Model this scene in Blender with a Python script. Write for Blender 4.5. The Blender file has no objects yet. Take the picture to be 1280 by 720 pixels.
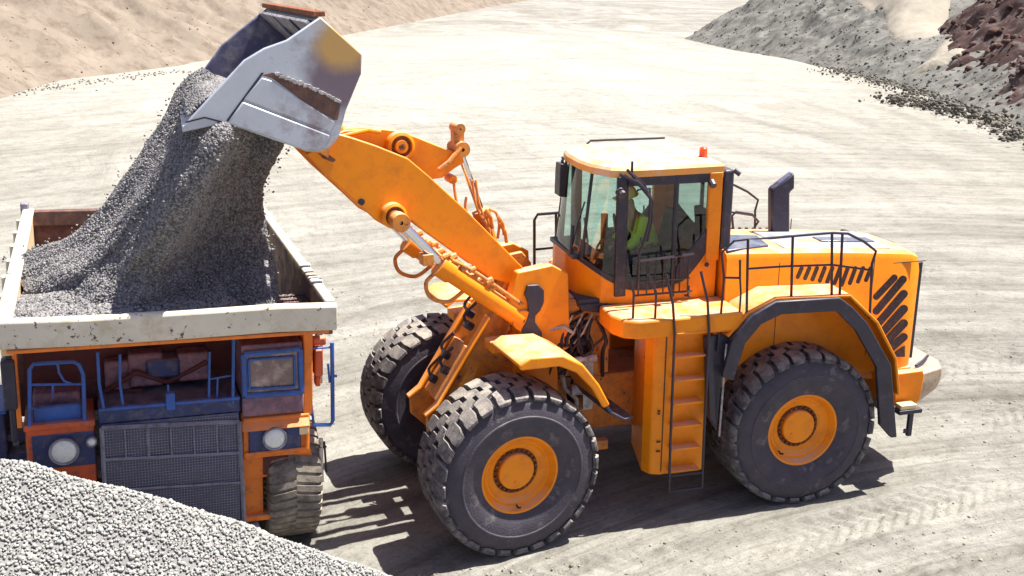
import bpy, bmesh, math, random
import numpy as np
from mathutils import Vector, Matrix, noise as mnoise
random.seed(7); RNG=np.random.default_rng(11)
C=bpy.context.scene.collection
rad=math.radians
# ---------------------------------------------------------------- camera
CAM=np.array([-2.482,-11.713,6.158]); YAW=-0.258; PITCH=0.294; FPX=1333.0
_F=np.array([-math.sin(YAW)*math.cos(PITCH),math.cos(YAW)*math.cos(PITCH),-math.sin(PITCH)])
_R=np.array([math.cos(YAW),math.sin(YAW),0.0]); _U=np.cross(_R,_F)
# local frames: R rear half of the loader, F its front half (9 degrees of steering), T the truck
FR={'R':Matrix.Identity(4),
    'F':Matrix.Translation((1.89,0,0))@Matrix.Rotation(0.154,4,'Z'),
    'T':Matrix.Translation((-3.17,-1.3,0.09))@Matrix.Rotation(rad(6.3),4,'Z')@Matrix.Rotation(rad(3.2),4,'Y')}
def at(px,py,ax,val,fr='R'):
    """measured point: where the sight line meets the plane axis=val of a frame, in that frame's coordinates"""
    M=FR[fr].inverted(); c=M@Vector(CAM); d=M.to_3x3()@Vector(_F*FPX+_R*(px-640)-_U*(py-360))
    i='xyz'.index(ax); s=(val-c[i])/d[i]; return c+d*s
def xz(pts,y,fr): return [((p:=at(a,b,'y',y,fr)).x,p.z) for a,b in pts]
# ---------------------------------------------------------------- materials
def node(nt,t,**k):
    n=nt.nodes.new(t)
    for a,b in k.items(): setattr(n,a,b)
    return n
def pmat(name,col,rough=.5,metal=0.,var=.12,scale=3.,bump=.0,bscale=60.,dirt=None,damt=.0,dscale=2.5,dust=.0,coat=0.,spec=.5,attr=None,chips=None,chipamt=.0,chipscale=14.,detail=6):
    m=bpy.data.materials.new(name); m.use_nodes=True; nt=m.node_tree; L=nt.links
    b=nt.nodes['Principled BSDF']; b.inputs['Roughness'].default_value=rough; b.inputs['Metallic'].default_value=metal
    b.inputs['Coat Weight'].default_value=coat; b.inputs['Coat Roughness'].default_value=.25; b.inputs['Specular IOR Level'].default_value=spec
    tc=node(nt,'ShaderNodeTexCoord'); 
    def noise(s,d=detail,r=.6):
        n=node(nt,'ShaderNodeTexNoise'); n.inputs['Scale'].default_value=s; n.inputs['Detail'].default_value=d; n.inputs['Roughness'].default_value=r
        L.new(tc.outputs['Object'],n.inputs['Vector']); return n.outputs['Fac']
    def ramp(src,a,c,c0=(0,0,0,1),c1=(1,1,1,1)):
        r=node(nt,'ShaderNodeValToRGB'); e=r.color_ramp.elements; e[0].position=a; e[1].position=c; e[0].color=c0; e[1].color=c1
        L.new(src,r.inputs['Fac']); return r.outputs['Color']
    def mix(f,a,c,mode='MIX'):
        x=node(nt,'ShaderNodeMix',data_type='RGBA',blend_type=mode)
        for k,v in ((0,f),(6,a),(7,c)):
            if isinstance(v,(int,float)): x.inputs[k].default_value=v
            elif isinstance(v,tuple): x.inputs[k].default_value=v if len(v)==4 else (*v,1)
            else: L.new(v,x.inputs[k])
        return x.outputs[2]
    lo=tuple(max(0,c*(1-var)) for c in col); hi=tuple(min(1,c*(1+var)) for c in col)
    out=ramp(noise(scale),.3,.7,(*lo,1),(*hi,1))
    if attr:
        a=node(nt,'ShaderNodeAttribute',attribute_name=attr); out=mix(1.,out,a.outputs['Color'],'MULTIPLY')
    if dirt: out=mix(ramp(noise(dscale,8,.7),.62-damt*.35,.72-damt*.1),out,dirt)
    if chips: out=mix(ramp(noise(chipscale,4,.75),.72-chipamt*.3,.74-chipamt*.3),out,chips)
    if dust>0:
        g=node(nt,'ShaderNodeNewGeometry'); s=node(nt,'ShaderNodeSeparateXYZ'); L.new(g.outputs['Normal'],s.inputs[0])
        mr=node(nt,'ShaderNodeMapRange'); mr.inputs[1].default_value=.45; mr.inputs[2].default_value=.95; mr.inputs[4].default_value=dust; L.new(s.outputs[2],mr.inputs[0])
        n2=ramp(noise(5.,8,.7),.3,.6); mm=node(nt,'ShaderNodeMath',operation='MULTIPLY'); L.new(mr.outputs[0],mm.inputs[0]); L.new(n2,mm.inputs[1])
        out=mix(mm.outputs[0],out,(.62,.56,.45))  # settled dust; it also paints in the whitish glare of top faces
    L.new(out,b.inputs['Base Color'])
    rr=node(nt,'ShaderNodeMapRange'); rr.inputs[3].default_value=max(.05,rough-.1); rr.inputs[4].default_value=min(1,rough+.15); L.new(noise(scale*2.3),rr.inputs[0]); L.new(rr.outputs[0],b.inputs['Roughness'])
    if bump>0:
        bp=node(nt,'ShaderNodeBump'); bp.inputs['Strength'].default_value=bump; bp.inputs['Distance'].default_value=.02
        L.new(noise(bscale,4),bp.inputs['Height']); L.new(bp.outputs[0],b.inputs['Normal'])
    return m
RUST=(.10,.035,.012)
M={}
M['orange']=pmat('orange_paint',(.86,.262,.003),.42,var=.05,scale=1.5,dirt=(.70,.205,.01),damt=.4,dscale=5,dust=.6,coat=.08,spec=.3,chips=(.25,.10,.03),chipamt=.06,chipscale=22)
M['orange_dirty']=pmat('orange_dirty',(.72,.25,.03),.55,var=.15,scale=3,dirt=(.36,.15,.06),damt=.5,dscale=7,dust=.6,chips=(.06,.03,.02),chipamt=.3,bump=.2)
M['black']=pmat('black_paint',(.026,.022,.042),.45,var=.3,dust=.12,dirt=(.06,.055,.085),damt=.25,dscale=9)
M['rail']=pmat('black_rail',(.02,.016,.03),.4,var=.3)
M['rubber']=pmat('tyre_rubber',(.052,.045,.062),.75,var=.22,scale=6,bump=.35,bscale=45,dirt=(.17,.15,.15),damt=.15,dscale=5,dust=.35)
M['tread']=pmat('tyre_tread',(.060,.054,.066),.8,var=.25,scale=12,bump=.5,bscale=50,dirt=(.22,.20,.19),damt=.45,dscale=9,dust=.5)
M['hubdirt']=pmat('hub_dirt',(.42,.14,.02),.8,var=.3,scale=20,dirt=(.06,.03,.02),damt=.9,dscale=30,bump=.5,bscale=90)
M['steel']=pmat('bucket_steel',(.40,.44,.50),.34,metal=.35,var=.10,scale=2.5,dirt=(.20,.17,.20),damt=.2,dscale=3,bump=.08,bscale=30)
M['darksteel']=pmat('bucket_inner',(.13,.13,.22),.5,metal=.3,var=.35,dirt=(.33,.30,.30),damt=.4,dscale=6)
M['rust']=pmat('rusty_steel',(.30,.09,.025),.8,var=.4,scale=8,dirt=(.09,.04,.03),damt=.7,dscale=12,bump=.3)
M['scrape']=pmat('scraped_steel',(.50,.49,.50),.5,metal=.2,var=.3,dirt=(.16,.13,.14),damt=.6,dscale=9)
M['chrome']=pmat('chrome_rod',(.72,.74,.78),.12,metal=1.,var=.05)
M['grit']=pmat('gravelly_grey',(.40,.38,.38),.9,var=.25,scale=20,bump=.7,bscale=40)
M['cream']=pmat('cream_paint',(.60,.555,.45),.6,var=.10,scale=3,dirt=(.47,.39,.27),damt=.4,dscale=5,chips=(.13,.07,.04),chipamt=.33,chipscale=9,dust=.1)
M['sunlit_creamrust']=pmat('sunlit_cream_wall',(.62,.44,.25),.7,var=.2,scale=4,dirt=(.60,.54,.42),damt=.5,chips=(.22,.09,.04),chipamt=.2,chipscale=7)
M['brown']=pmat('brown_bed',(.10,.040,.035),.8,var=.3,scale=4,dirt=(.20,.09,.07),damt=.4,dscale=6,bump=.2)
M['bedshade']=pmat('dusty_shaded_wall',(.12,.07,.07),.85,var=.3,dirt=(.42,.33,.18),damt=.42,dscale=2.0,bump=.3)  # wall's shade painted as a dark base under real yellow dust
M['red']=pmat('red_orange_paint',(.62,.10,.025),.5,var=.15,scale=4,dirt=(.25,.07,.04),damt=.4,dscale=6,dust=.4)
M['torange']=pmat('truck_orange_paint',(.78,.19,.015),.5,var=.12,scale=4,dirt=(.35,.11,.04),damt=.3,dscale=6,dust=.4)
M['blue']=pmat('blue_paint',(.025,.10,.38),.42,var=.2,scale=5,dirt=(.05,.06,.12),damt=.3,dscale=9,dust=.25)
M['navy']=pmat('navy_paint',(.022,.035,.12),.5,var=.3,scale=5,dirt=(.10,.09,.12),damt=.35,dscale=8,dust=.3)
M['mauve']=pmat('mauve_box',(.24,.13,.16),.7,var=.3,scale=8,dirt=(.10,.06,.10),damt=.5,dscale=10)
M['darkred']=pmat('dark_red_panel',(.09,.018,.018),.7,var=.3)
M['greypaint']=pmat('grey_frame_paint',(.24,.24,.30),.5,var=.15,dirt=(.12,.10,.12),damt=.4,dscale=8)
M['lamp']=pmat('lamp_glass',(.72,.73,.70),.15,var=.1,scale=30,coat=.6)
M['amber']=pmat('amber_lens',(.75,.28,.03),.2,var=.1,coat=.6)
M['clearlens']=pmat('clear_lens',(.70,.55,.30),.25,var=.1,coat=.6)
M['beacon']=pmat('beacon_lens',(.85,.10,.01),.2,var=.05,coat=.6)
M['seat']=pmat('seat_fabric',(.03,.03,.035),.9,var=.2)
M['interior']=pmat('cab_interior',(.05,.045,.055),.7,var=.3)
M['skin']=pmat('skin',(.45,.24,.15),.6,var=.06)
M['hivis']=pmat('hivis_fabric',(.55,.80,.02),.8,var=.12,scale=15)
M['helmet']=pmat('yellow_helmet',(.85,.60,.02),.35,var=.04,coat=.4)
M['trousers']=pmat('trousers',(.03,.04,.09),.9,var=.2)
M['hose']=pmat('hose_rubber',(.022,.018,.024),.5,var=.2)
M['bumperwt']=pmat('worn_counterweight',(.46,.38,.30),.35,metal=.4,var=.2,dirt=(.30,.14,.05),damt=.5,dscale=5,dust=.6)
M['bluefilm']=pmat('dark_blue_cover',(.03,.045,.10),.25,var=.3,coat=.5,dust=.25)
M['mesh']=pmat('grille_mesh',(.085,.095,.16),.6,var=.3,scale=8,dirt=(.14,.13,.17),damt=.35,dscale=8)
def glassmat(name,tint,fac=.5):
    m=bpy.data.materials.new(name); m.use_nodes=True; nt=m.node_tree; L=nt.links; nt.nodes.remove(nt.nodes['Principled BSDF'])
    o=nt.nodes['Material Output']; t=node(nt,'ShaderNodeBsdfTransparent'); t.inputs[0].default_value=(*tint,1)
    g=node(nt,'ShaderNodeBsdfGlossy'); g.inputs['Roughness'].default_value=.03; f=node(nt,'ShaderNodeFresnel'); f.inputs[0].default_value=1.5
    mm=node(nt,'ShaderNodeMath',operation='ADD'); mm.inputs[1].default_value=.03; L.new(f.outputs[0],mm.inputs[0])
    x=node(nt,'ShaderNodeMixShader'); L.new(mm.outputs[0],x.inputs[0]); L.new(t.outputs[0],x.inputs[1]); L.new(g.outputs[0],x.inputs[2]); L.new(x.outputs[0],o.inputs[0])
    return m
M['glass']=glassmat('cab_glass',(.62,.79,.76)); M['truckglass']=glassmat('truck_glass',(.45,.42,.42))
M['rust2']=pmat('dull_rust',(.17,.085,.06),.8,var=.4,scale=8,dirt=(.09,.06,.06),damt=.5,dscale=12,bump=.3)
M['hoodglare']=pmat('grey_hood_glare',(.30,.33,.40),.3,var=.2,scale=4,dirt=(.55,.50,.42),damt=.4,dscale=3,coat=.3)
# ---------------------------------------------------------------- mesh builder
SPLIT={'step','hood_rail','counterweight_cheek','sheet_joint','hinge_ear','weld_seam','wall_rib','grille_divider','locker_rib','lamp_bracket','tail_lamp','work_lamp','boot','panel_joint','hood_cover','rear_column','door_frame_piece','tower_plate','stencil_mark','front_boss','hydraulic_pipe','ear','bracket','roof_bar_post','floor_beam','bumper_bolt','eye','door_glass','chassis_beam','cross_tube','engine_block','grab_rail','hydraulic_hose','cylinder_hose'}
class MB:
    def __init__(s,fr='R'): s.v=[];s.f=[];s.mi=[];s.M=FR[fr] if isinstance(fr,str) else fr; s.cur=0; s.st=[]
    def add(s,vs,fs):
        s.st.append((len(s.v),len(s.f))); o=len(s.v); s.v+= [tuple(s.M@Vector(v)) for v in vs]; s.f+=[tuple(i+o for i in f) for f in fs]; s.mi+=[s.cur]*len(fs); return s
    def box(s,x0,x1,y0,y1,z0,z1):
        vs=[(x,y,z) for x in(x0,x1) for y in(y0,y1) for z in(z0,z1)]
        return s.add(vs,[(0,1,3,2),(4,6,7,5),(0,4,5,1),(2,3,7,6),(0,2,6,4),(1,5,7,3)])
    def hexa(s,a,b):  # two quads
        vs=list(a)+list(b); return s.add(vs,[(0,1,2,3),(7,6,5,4)]+[(i,(i+4),(i+1)%4+4,(i+1)%4) for i in range(4)])
    def ext(s,pts,y0,y1):  # profile (x,z) extruded along y
        n=len(pts); vs=[(x,y0,z) for x,z in pts]+[(x,y1,z) for x,z in pts]
        return s.add(vs,[tuple(range(n)),tuple(range(2*n-1,n-1,-1))]+[(i,i+n,(i+1)%n+n,(i+1)%n) for i in range(n)])
    def extz(s,pts,z0,z1):
        n=len(pts); vs=[(x,y,z0) for x,y in pts]+[(x,y,z1) for x,y in pts]
        return s.add(vs,[tuple(range(n-1,-1,-1)),tuple(range(n,2*n))]+[(i,(i+1)%n,(i+1)%n+n,i+n) for i in range(n)])
    def strip(s,pts,y0,y1,t):  # bent sheet following an open (x,z) line, thickness t
        P=[Vector((a,b)) for a,b in pts]; N=[]
        for i in range(len(P)):
            d=(P[min(i+1,len(P)-1)]-P[max(i-1,0)]).normalized(); N.append(Vector((-d.y,d.x)))
        q=[tuple(P[i]-N[i]*t) for i in range(len(P)-1,-1,-1)]
        for i in range(len(P)-1):
            a,b,c,d=P[i],P[i+1],P[i+1]-N[i+1]*t,P[i]-N[i]*t
        n=len(P); vs=[]
        for y in(y0,y1):
            vs+=[(p.x,y,p.y) for p in P]+[((P[i]-N[i]*t).x,y,(P[i]-N[i]*t).y) for i in range(n)]
        fs=[]
        for i in range(n-1):
            fs+=[(i,i+1,n+i+1,n+i),(2*n+i,3*n+i,3*n+i+1,2*n+i+1),(i,2*n+i,2*n+i+1,i+1),(n+i,n+i+1,3*n+i+1,3*n+i)]
        fs+=[(0,n,3*n,2*n),(n-1,3*n-1,4*n-1,2*n-1)]
        return s.add(vs,fs)
    def tube(s,path,r,n=8,r2=None,closed=False):
        P=[Vector(p) for p in path]; m=len(P); vs=[];fs=[]; prev=None
        for i,p in enumerate(P):
            if closed: d=(P[(i+1)%m]-P[i-1])
            else: d=P[min(i+1,m-1)]-P[max(i-1,0)]
            d.normalize()
            if prev is None:
                u=d.cross(Vector((0,0,1)));  u=d.cross(Vector((1,0,0))) if u.length<.1 else u
            else: u=prev-d*prev.dot(d)
            u.normalize(); prev=u; w=d.cross(u); rr=r if r2 is None else r+(r2-r)*i/(m-1)
            vs+=[p+(u*math.cos(6.28318*k/n)+w*math.sin(6.28318*k/n))*rr for k in range(n)]
        for i in range(m if closed else m-1):
            j=(i+1)%m
            fs+=[(i*n+k,i*n+(k+1)%n,j*n+(k+1)%n,j*n+k) for k in range(n)]
        if not closed: fs+=[tuple(range(n-1,-1,-1)),tuple(range((m-1)*n,m*n))]
        return s.add(vs,fs)
    def hose(s,path,r,n=8):
        P=[Vector(p) for p in path]; out=[]
        for i in range(len(P)-1):
            p0,p1,p2,p3=P[max(i-1,0)],P[i],P[i+1],P[min(i+2,len(P)-1)]
            for k in range(5):
                t=k/5; out.append(.5*((2*p1)+(p2-p0)*t+(2*p0-5*p1+4*p2-p3)*t*t+(3*p1-p0-3*p2+p3)*t**3))
        return s.tube(out+[P[-1]],r,n)
    def cyl(s,a,b,r,n=20): return s.tube([a,b],r,n)
    def lathe(s,prof,o,ax,n=48):  # prof: (radius, along axis)
        o=Vector(o); ax=Vector(ax).normalized(); u=ax.cross(Vector((0,0,1))); u=Vector((1,0,0)) if u.length<.1 else u; u.normalize(); w=ax.cross(u)
        vs=[];fs=[];m=len(prof)
        for r,a in prof: vs+=[o+ax*a+(u*math.cos(2*math.pi*k/n)+w*math.sin(2*math.pi*k/n))*max(r,1e-4) for k in range(n)]
        for i in range(m-1): fs+=[(i*n+k,i*n+(k+1)%n,(i+1)*n+(k+1)%n,(i+1)*n+k) for k in range(n)]
        return s.add(vs,fs)
    def build(s,name,mats,parent=None,bevel=.0,ang=35,loc=None):
        if name in SPLIT and len(s.st)>1:   # countable pieces: one object per piece
            first=None; st=s.st+[(len(s.v),len(s.f))]
            for (a,b),(c,d) in zip(st[:-1],st[1:]):
                q=MB(Matrix.Identity(4)); q.add(s.v[a:c],[tuple(i-a for i in f) for f in s.f[b:d]]); q.mi=s.mi[b:d]; o=q.build(name,mats,parent,bevel,ang,loc); first=first or o
            return first
        me=bpy.data.meshes.new(name); bm=bmesh.new()
        o=Vector(loc) if loc is not None else Vector((0,0,0))
        V=[bm.verts.new(Vector(v)-o) for v in s.v]
        for f,mi in zip(s.f,s.mi):
            try: fc=bm.faces.new([V[i] for i in f]); fc.material_index=mi; fc.smooth=True
            except ValueError: pass
        bmesh.ops.recalc_face_normals(bm,faces=bm.faces)
        for e in bm.edges:
            if len(e.link_faces)==2 and e.calc_face_angle(0)>rad(ang): e.smooth=False
        bm.to_mesh(me); bm.free()
        for m in (mats if isinstance(mats,list) else [mats]): me.materials.append(M[m] if isinstance(m,str) else m)
        ob=bpy.data.objects.new(name,me); C.objects.link(ob); ob.location=o
        if parent: setpar(ob,parent)
        if bevel>0:
            b=ob.modifiers.new('bevel','BEVEL'); b.width=bevel; b.segments=2; b.limit_method='ANGLE'; b.angle_limit=rad(40); b.harden_normals=False
        return ob
def wmat(o):
    m=o.matrix_basis.copy()
    while o.parent: m=o.parent.matrix_basis@o.matrix_parent_inverse@m if False else o.parent.matrix_basis@o.matrix_parent_inverse@m; o=o.parent
    return m
def setpar(ob,p):
    W=Matrix.Identity(4); chain=[]; q=p
    while q: chain.append(q); q=q.parent
    for q in reversed(chain): W=W@(q.matrix_parent_inverse if q.parent else Matrix.Identity(4))@q.matrix_basis
    ob.parent=p; ob.matrix_parent_inverse=W.inverted()
def tag(o,label=None,cat=None,group=None,kind=None):
    if label:o['label']=label
    if cat:o['category']=cat
    if group:o['group']=group
    if kind:o['kind']=kind
    return o
def empty(name,loc,label,cat):
    o=bpy.data.objects.new(name,None); C.objects.link(o); o.location=loc; o.empty_display_size=.3; return tag(o,label,cat)
def arc(c,r,a0,a1,n):  return [(c[0]+r*math.cos(rad(a0+(a1-a0)*i/n)),c[1]+r*math.sin(rad(a0+(a1-a0)*i/n))) for i in range(n+1)]
# ---------------------------------------------------------------- vector noise for terrain
def vnoise(x,y,seed=0):
    xi=np.floor(x).astype(np.int64); yi=np.floor(y).astype(np.int64); xf=x-xi; yf=y-yi
    def h(a,b):
        n=(a*374761393+b*668265263+seed*1442695041)&0xffffffff; n=((n^(n>>13))*1274126177)&0xffffffff; return ((n^(n>>16))&0xffff)/65535.
    u=xf*xf*(3-2*xf); v=yf*yf*(3-2*yf)
    return (h(xi,yi)*(1-u)+h(xi+1,yi)*u)*(1-v)+(h(xi,yi+1)*(1-u)+h(xi+1,yi+1)*u)*v-.5
def fbm(x,y,f,o=4,seed=0,g=.5):
    r=0;a=1.
    for i in range(o): r=r+a*vnoise(x*f+i*17.3,y*f-i*9.1,seed+i); f*=2; a*=g
    return r
def gridmesh(name,X,Y,Z,mat,smooth=True):
    ny,nx=Z.shape; me=bpy.data.meshes.new(name); co=np.stack([X,Y,Z],-1).reshape(-1,3).astype(np.float32)
    i=np.arange(ny*nx).reshape(ny,nx); q=np.stack([i[:-1,:-1],i[:-1,1:],i[1:,1:],i[1:,:-1]],-1).reshape(-1,4)
    me.vertices.add(len(co)); me.vertices.foreach_set('co',co.ravel()); me.loops.add(q.size); me.loops.foreach_set('vertex_index',q.ravel().astype(np.int32))
    me.polygons.add(len(q)); me.polygons.foreach_set('loop_start',np.arange(0,q.size,4,dtype=np.int32)); me.polygons.foreach_set('use_smooth',np.full(len(q),smooth))
    me.update(calc_edges=True); me.materials.append(mat); o=bpy.data.objects.new(name,me); C.objects.link(o); return o
_ico=None
def icodata():
    global _ico
    if _ico is None:
        bm=bmesh.new(); bmesh.ops.create_icosphere(bm,subdivisions=1,radius=1); _ico=(np.array([v.co[:] for v in bm.verts]),np.array([[v.index for v in f.verts] for f in bm.faces])); bm.free()
    return _ico
def stones(name,P,size,mat,lo=.55,hi=1.25,parent=None,base=None,smooth=False,tint=(0,0,0)):
    """many irregular stones as one mesh; P (n,3), size (n,)"""
    V,Fc=icodata(); n=len(P); k=len(V)
    A=RNG.normal(size=(n,3,3)); Q,_=np.linalg.qr(A); sc=size[:,None]*RNG.uniform(.6,1.15,(n,3))
    W=V[None]*RNG.uniform(.75,1.15,(n,k,1)); W=W*sc[:,None,:]; W=np.einsum('nij,nkj->nki',Q,W)+P[:,None,:]
    co=W.reshape(-1,3); fs=(Fc[None]+(np.arange(n)*k)[:,None,None]).reshape(-1,3)
    g=RNG.uniform(lo,hi,n); col=np.stack([g+tint[0]*RNG.uniform(-1,1,n),g,g+tint[2]*RNG.uniform(-1,1,n),np.ones(n)],-1); col=np.repeat(col,k,0)
    nb=0
    if base is not None:
        bx,by,bz=base; ny,nx=bz.shape; bc=np.stack([bx,by,bz],-1).reshape(-1,3); i=np.arange(ny*nx).reshape(ny,nx)
        q=np.concatenate([np.stack([i[:-1,:-1],i[:-1,1:],i[1:,1:]],-1).reshape(-1,3),np.stack([i[:-1,:-1],i[1:,1:],i[1:,:-1]],-1).reshape(-1,3)])
        co=np.concatenate([co,bc]); fs=np.concatenate([fs,q+n*k]); col=np.concatenate([col,np.tile([.55,.53,.55,1],(len(bc),1))])  # bed darker than most stones: shade of the gaps painted into its tone
    me=bpy.data.meshes.new(name); me.vertices.add(len(co)); me.vertices.foreach_set('co',co.astype(np.float32).ravel())
    me.loops.add(fs.size); me.loops.foreach_set('vertex_index',fs.ravel().astype(np.int32)); me.polygons.add(len(fs)); me.polygons.foreach_set('loop_start',np.arange(0,fs.size,3,dtype=np.int32))
    me.update(calc_edges=True); a=me.color_attributes.new('tone','FLOAT_COLOR','POINT'); a.data.foreach_set('color',col.astype(np.float32).ravel())
    me.materials.append(mat); o=bpy.data.objects.new(name,me); C.objects.link(o); return o
# ================================================================ SETTING
sc=bpy.context.scene
cam=bpy.data.objects.new('camera',bpy.data.cameras.new('camera')); C.objects.link(cam); sc.camera=cam
cam.location=CAM; cam.data.sensor_width=36; cam.data.lens=FPX*36/1280; cam.data.clip_end=3000; cam.data.clip_start=.1
cam.rotation_euler=(math.pi/2-PITCH,0,YAW)
w=bpy.data.worlds.new('World'); sc.world=w; w.use_nodes=True; nt=w.node_tree; sky=nt.nodes.new('ShaderNodeTexSky'); sky.sky_type='NISHITA'; sky.sun_disc=False
SUN=Vector((.46,.03,1.0)).normalized(); sky.sun_elevation=math.asin(SUN.z); sky.sun_rotation=math.atan2(SUN.x,SUN.y); sky.dust_density=1.5
bg=nt.nodes['Background']; tint=nt.nodes.new('ShaderNodeMix'); tint.data_type='RGBA'; tint.blend_type='MULTIPLY'; tint.inputs[0].default_value=1; tint.inputs[7].default_value=(1.08,.93,1.0,1); nt.links.new(sky.outputs[0],tint.inputs[6]); nt.links.new(tint.outputs[2],bg.inputs[0]); bg.inputs[1].default_value=.06
sl=bpy.data.lights.new('sun','SUN'); sl.energy=5.0; sl.angle=rad(.5); sl.color=(1,.955,.87); so=bpy.data.objects.new('sun',sl); C.objects.link(so)
so.rotation_euler=SUN.to_track_quat('Z','Y').to_euler()
sc.view_settings.view_transform='Standard'; sc.view_settings.look='None'; sc.view_settings.exposure=1.28; sc.view_settings.gamma=1
# ground -------------------------------------------------------------
def axis(a,b,step,far,g=1.09):
    mid=list(np.arange(a,b+1e-6,step)); lo=[];hi=[]; d=step;x=a
    while x>-far: d*=g; x-=d; lo.append(x)
    d=step;x=b
    while x<far: d*=g; x+=d; hi.append(x)
    return np.array(lo[::-1]+mid+hi)
gx=axis(-7,12,.035,900); gy=axis(-5,9,.035,900); GX,GY=np.meshgrid(gx,gy)
def sst(a,b,x): t=np.clip((x-a)/(b-a),0,1); return t*t*(3-2*t)
def ground_h(X,Y):
    near=np.exp(-((X-2)**2+(Y-2)**2)/30**2)
    z=.05*fbm(X,Y,.35,3,3)*near+.03*fbm(X,Y,1.6,4,5)*near+.022*fbm(X,Y,7,3,9)*near
    z=z*(1-.6*np.exp(-(((X-2)/4)**2+((Y+.2)/2)**2)**2))
    z=z+.17*sst(-3.2,-4.4,X)*sst(-3,-1.5,Y)*sst(9,7,Y)
    # lug prints pressed in by the tyres
    def track(cx0,cy0,slope,curve,wd,pitch,amp,x0,x1,ph=0):
        yc=cy0+slope*(X-cx0)+curve*(X-cx0)**2; t=(Y-yc)/wd
        on=sst(1,.82,np.abs(t))*sst(x0,x0+.6,X)*sst(x1,x1-.6,X)*np.clip(.55+1.6*fbm(X,Y,.7,2,31),0,1)
        s=((X+np.abs(t)*.35*1.0+ph)/pitch)%1.; lug=sst(.1,.3,s)*sst(.75,.55,s)
        rim=np.exp(-((np.abs(t)-1.1)/.18)**2)*.02*sst(x0,x0+.6,X)*sst(x1,x1-.6,X)
        return -on*(.012+amp*lug)+rim*.8
    z=z+track(1,-2.35,.01,.022,.34,.21,.035,-1.2,11)+track(1,-3.3,.03,.012,.34,.23,.03,-.5,11,.1)
    z=z+track(6,-.35,.22,.03,.36,.22,.04,5.2,11,.05)+track(6,1.6,.10,.01,.36,.24,.03,5.5,12,.1)+track(0,6.0,.10,.0,.36,.24,.025,-6,12,.1)
    return z
ZG=ground_h(GX,GY)
gm=bpy.data.materials.new('quarry_dust'); gm.use_nodes=True; nt=gm.node_tree; L=nt.links; b=nt.nodes['Principled BSDF']; b.inputs['Roughness'].default_value=.95; b.inputs['Specular IOR Level'].default_value=.15
tc=node(nt,'ShaderNodeTexCoord')
def nz(vec,s,d=6,r=.6,dist=0):
    n=node(nt,'ShaderNodeTexNoise'); n.inputs['Scale'].default_value=s; n.inputs['Detail'].default_value=d; n.inputs['Roughness'].default_value=r; n.inputs['Distortion'].default_value=dist; L.new(vec,n.inputs['Vector']); return n.outputs['Fac']
def rp(src,a,c,c0,c1):
    r=node(nt,'ShaderNodeValToRGB'); e=r.color_ramp.elements; e[0].position=a; e[1].position=c; e[0].color=(*c0,1); e[1].color=(*c1,1); L.new(src,r.inputs[0]); return r.outputs[0]
def mul(a,b_,f=1.):
    x=node(nt,'ShaderNodeMix',data_type='RGBA',blend_type='MULTIPLY'); x.inputs[0].default_value=f; L.new(a,x.inputs[6]); L.new(b_,x.inputs[7]); return x.outputs[2]
# wheel tracks sweep round the loading place: stretch the noise along arcs about it
mp=node(nt,'ShaderNodeMapping'); mp.inputs['Location'].default_value=(-6,14,0); L.new(tc.outputs['Object'],mp.inputs['Vector'])
sx=node(nt,'ShaderNodeSeparateXYZ'); L.new(mp.outputs[0],sx.inputs[0])
def mth(op,a,b2=None):
    n=node(nt,'ShaderNodeMath',operation=op)
    for i,v in enumerate((a,b2)):
        if v is None: continue
        if isinstance(v,(int,float)): n.inputs[i].default_value=v
        else: L.new(v,n.inputs[i])
    return n.outputs[0]
rr=mth('SQRT',mth('ADD',mth('MULTIPLY',sx.outputs[0],sx.outputs[0]),mth('MULTIPLY',sx.outputs[1],sx.outputs[1]))); an=mth('ARCTAN2',sx.outputs[1],sx.outputs[0])
lr=mth('MULTIPLY',mth('LOGARITHM',rr,2.718),16.)
cb=node(nt,'ShaderNodeCombineXYZ'); L.new(lr,cb.inputs[0]); L.new(mth('MULTIPLY',an,2.6),cb.inputs[1])
wz=node(nt,'ShaderNodeVectorMath',operation='SCALE'); wn=node(nt,'ShaderNodeTexNoise'); wn.inputs['Scale'].default_value=.035; wn.inputs['Detail'].default_value=2; L.new(tc.outputs['Object'],wn.inputs['Vector'])
L.new(wn.outputs['Color'],wz.inputs[0]); wz.inputs['Scale'].default_value=26.; wa=node(nt,'ShaderNodeVectorMath',operation='ADD'); L.new(tc.outputs['Object'],wa.inputs[0]); L.new(wz.outputs[0],wa.inputs[1])
dm=node(nt,'ShaderNodeMapping'); dm.inputs['Rotation'].default_value=(0,0,rad(17)); dm.inputs['Scale'].default_value=(.62,.045,1); L.new(wa.outputs[0],dm.inputs['Vector'])
s0=node(nt,'ShaderNodeSeparateXYZ'); L.new(tc.outputs['Object'],s0.inputs[0]); fr=node(nt,'ShaderNodeMapRange'); fr.inputs[1].default_value=7; fr.inputs[2].default_value=26; L.new(s0.outputs[1],fr.inputs[0])
def bl(a_,b_):
    x=node(nt,'ShaderNodeMix',data_type='RGBA'); L.new(fr.outputs[0],x.inputs[0]); L.new(a_,x.inputs[6]); L.new(b_,x.inputs[7]); return x.outputs[2]
base=rp(nz(tc.outputs['Object'],.25,5),.3,.7,(.315,.307,.275),(.39,.383,.348))
base=mul(base,rp(bl(nz(cb.outputs[0],1.1,7,.62,.4),nz(dm.outputs[0],.55,8,.66,.5)),.40,.58,(.74,.735,.725),(1,1,1)))
base=mul(base,rp(bl(nz(cb.outputs[0],.42,4,.5,.6),nz(dm.outputs[0],.2,5,.6,.5)),.42,.60,(.84,.835,.825),(1.0,1.0,1.0)))
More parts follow.
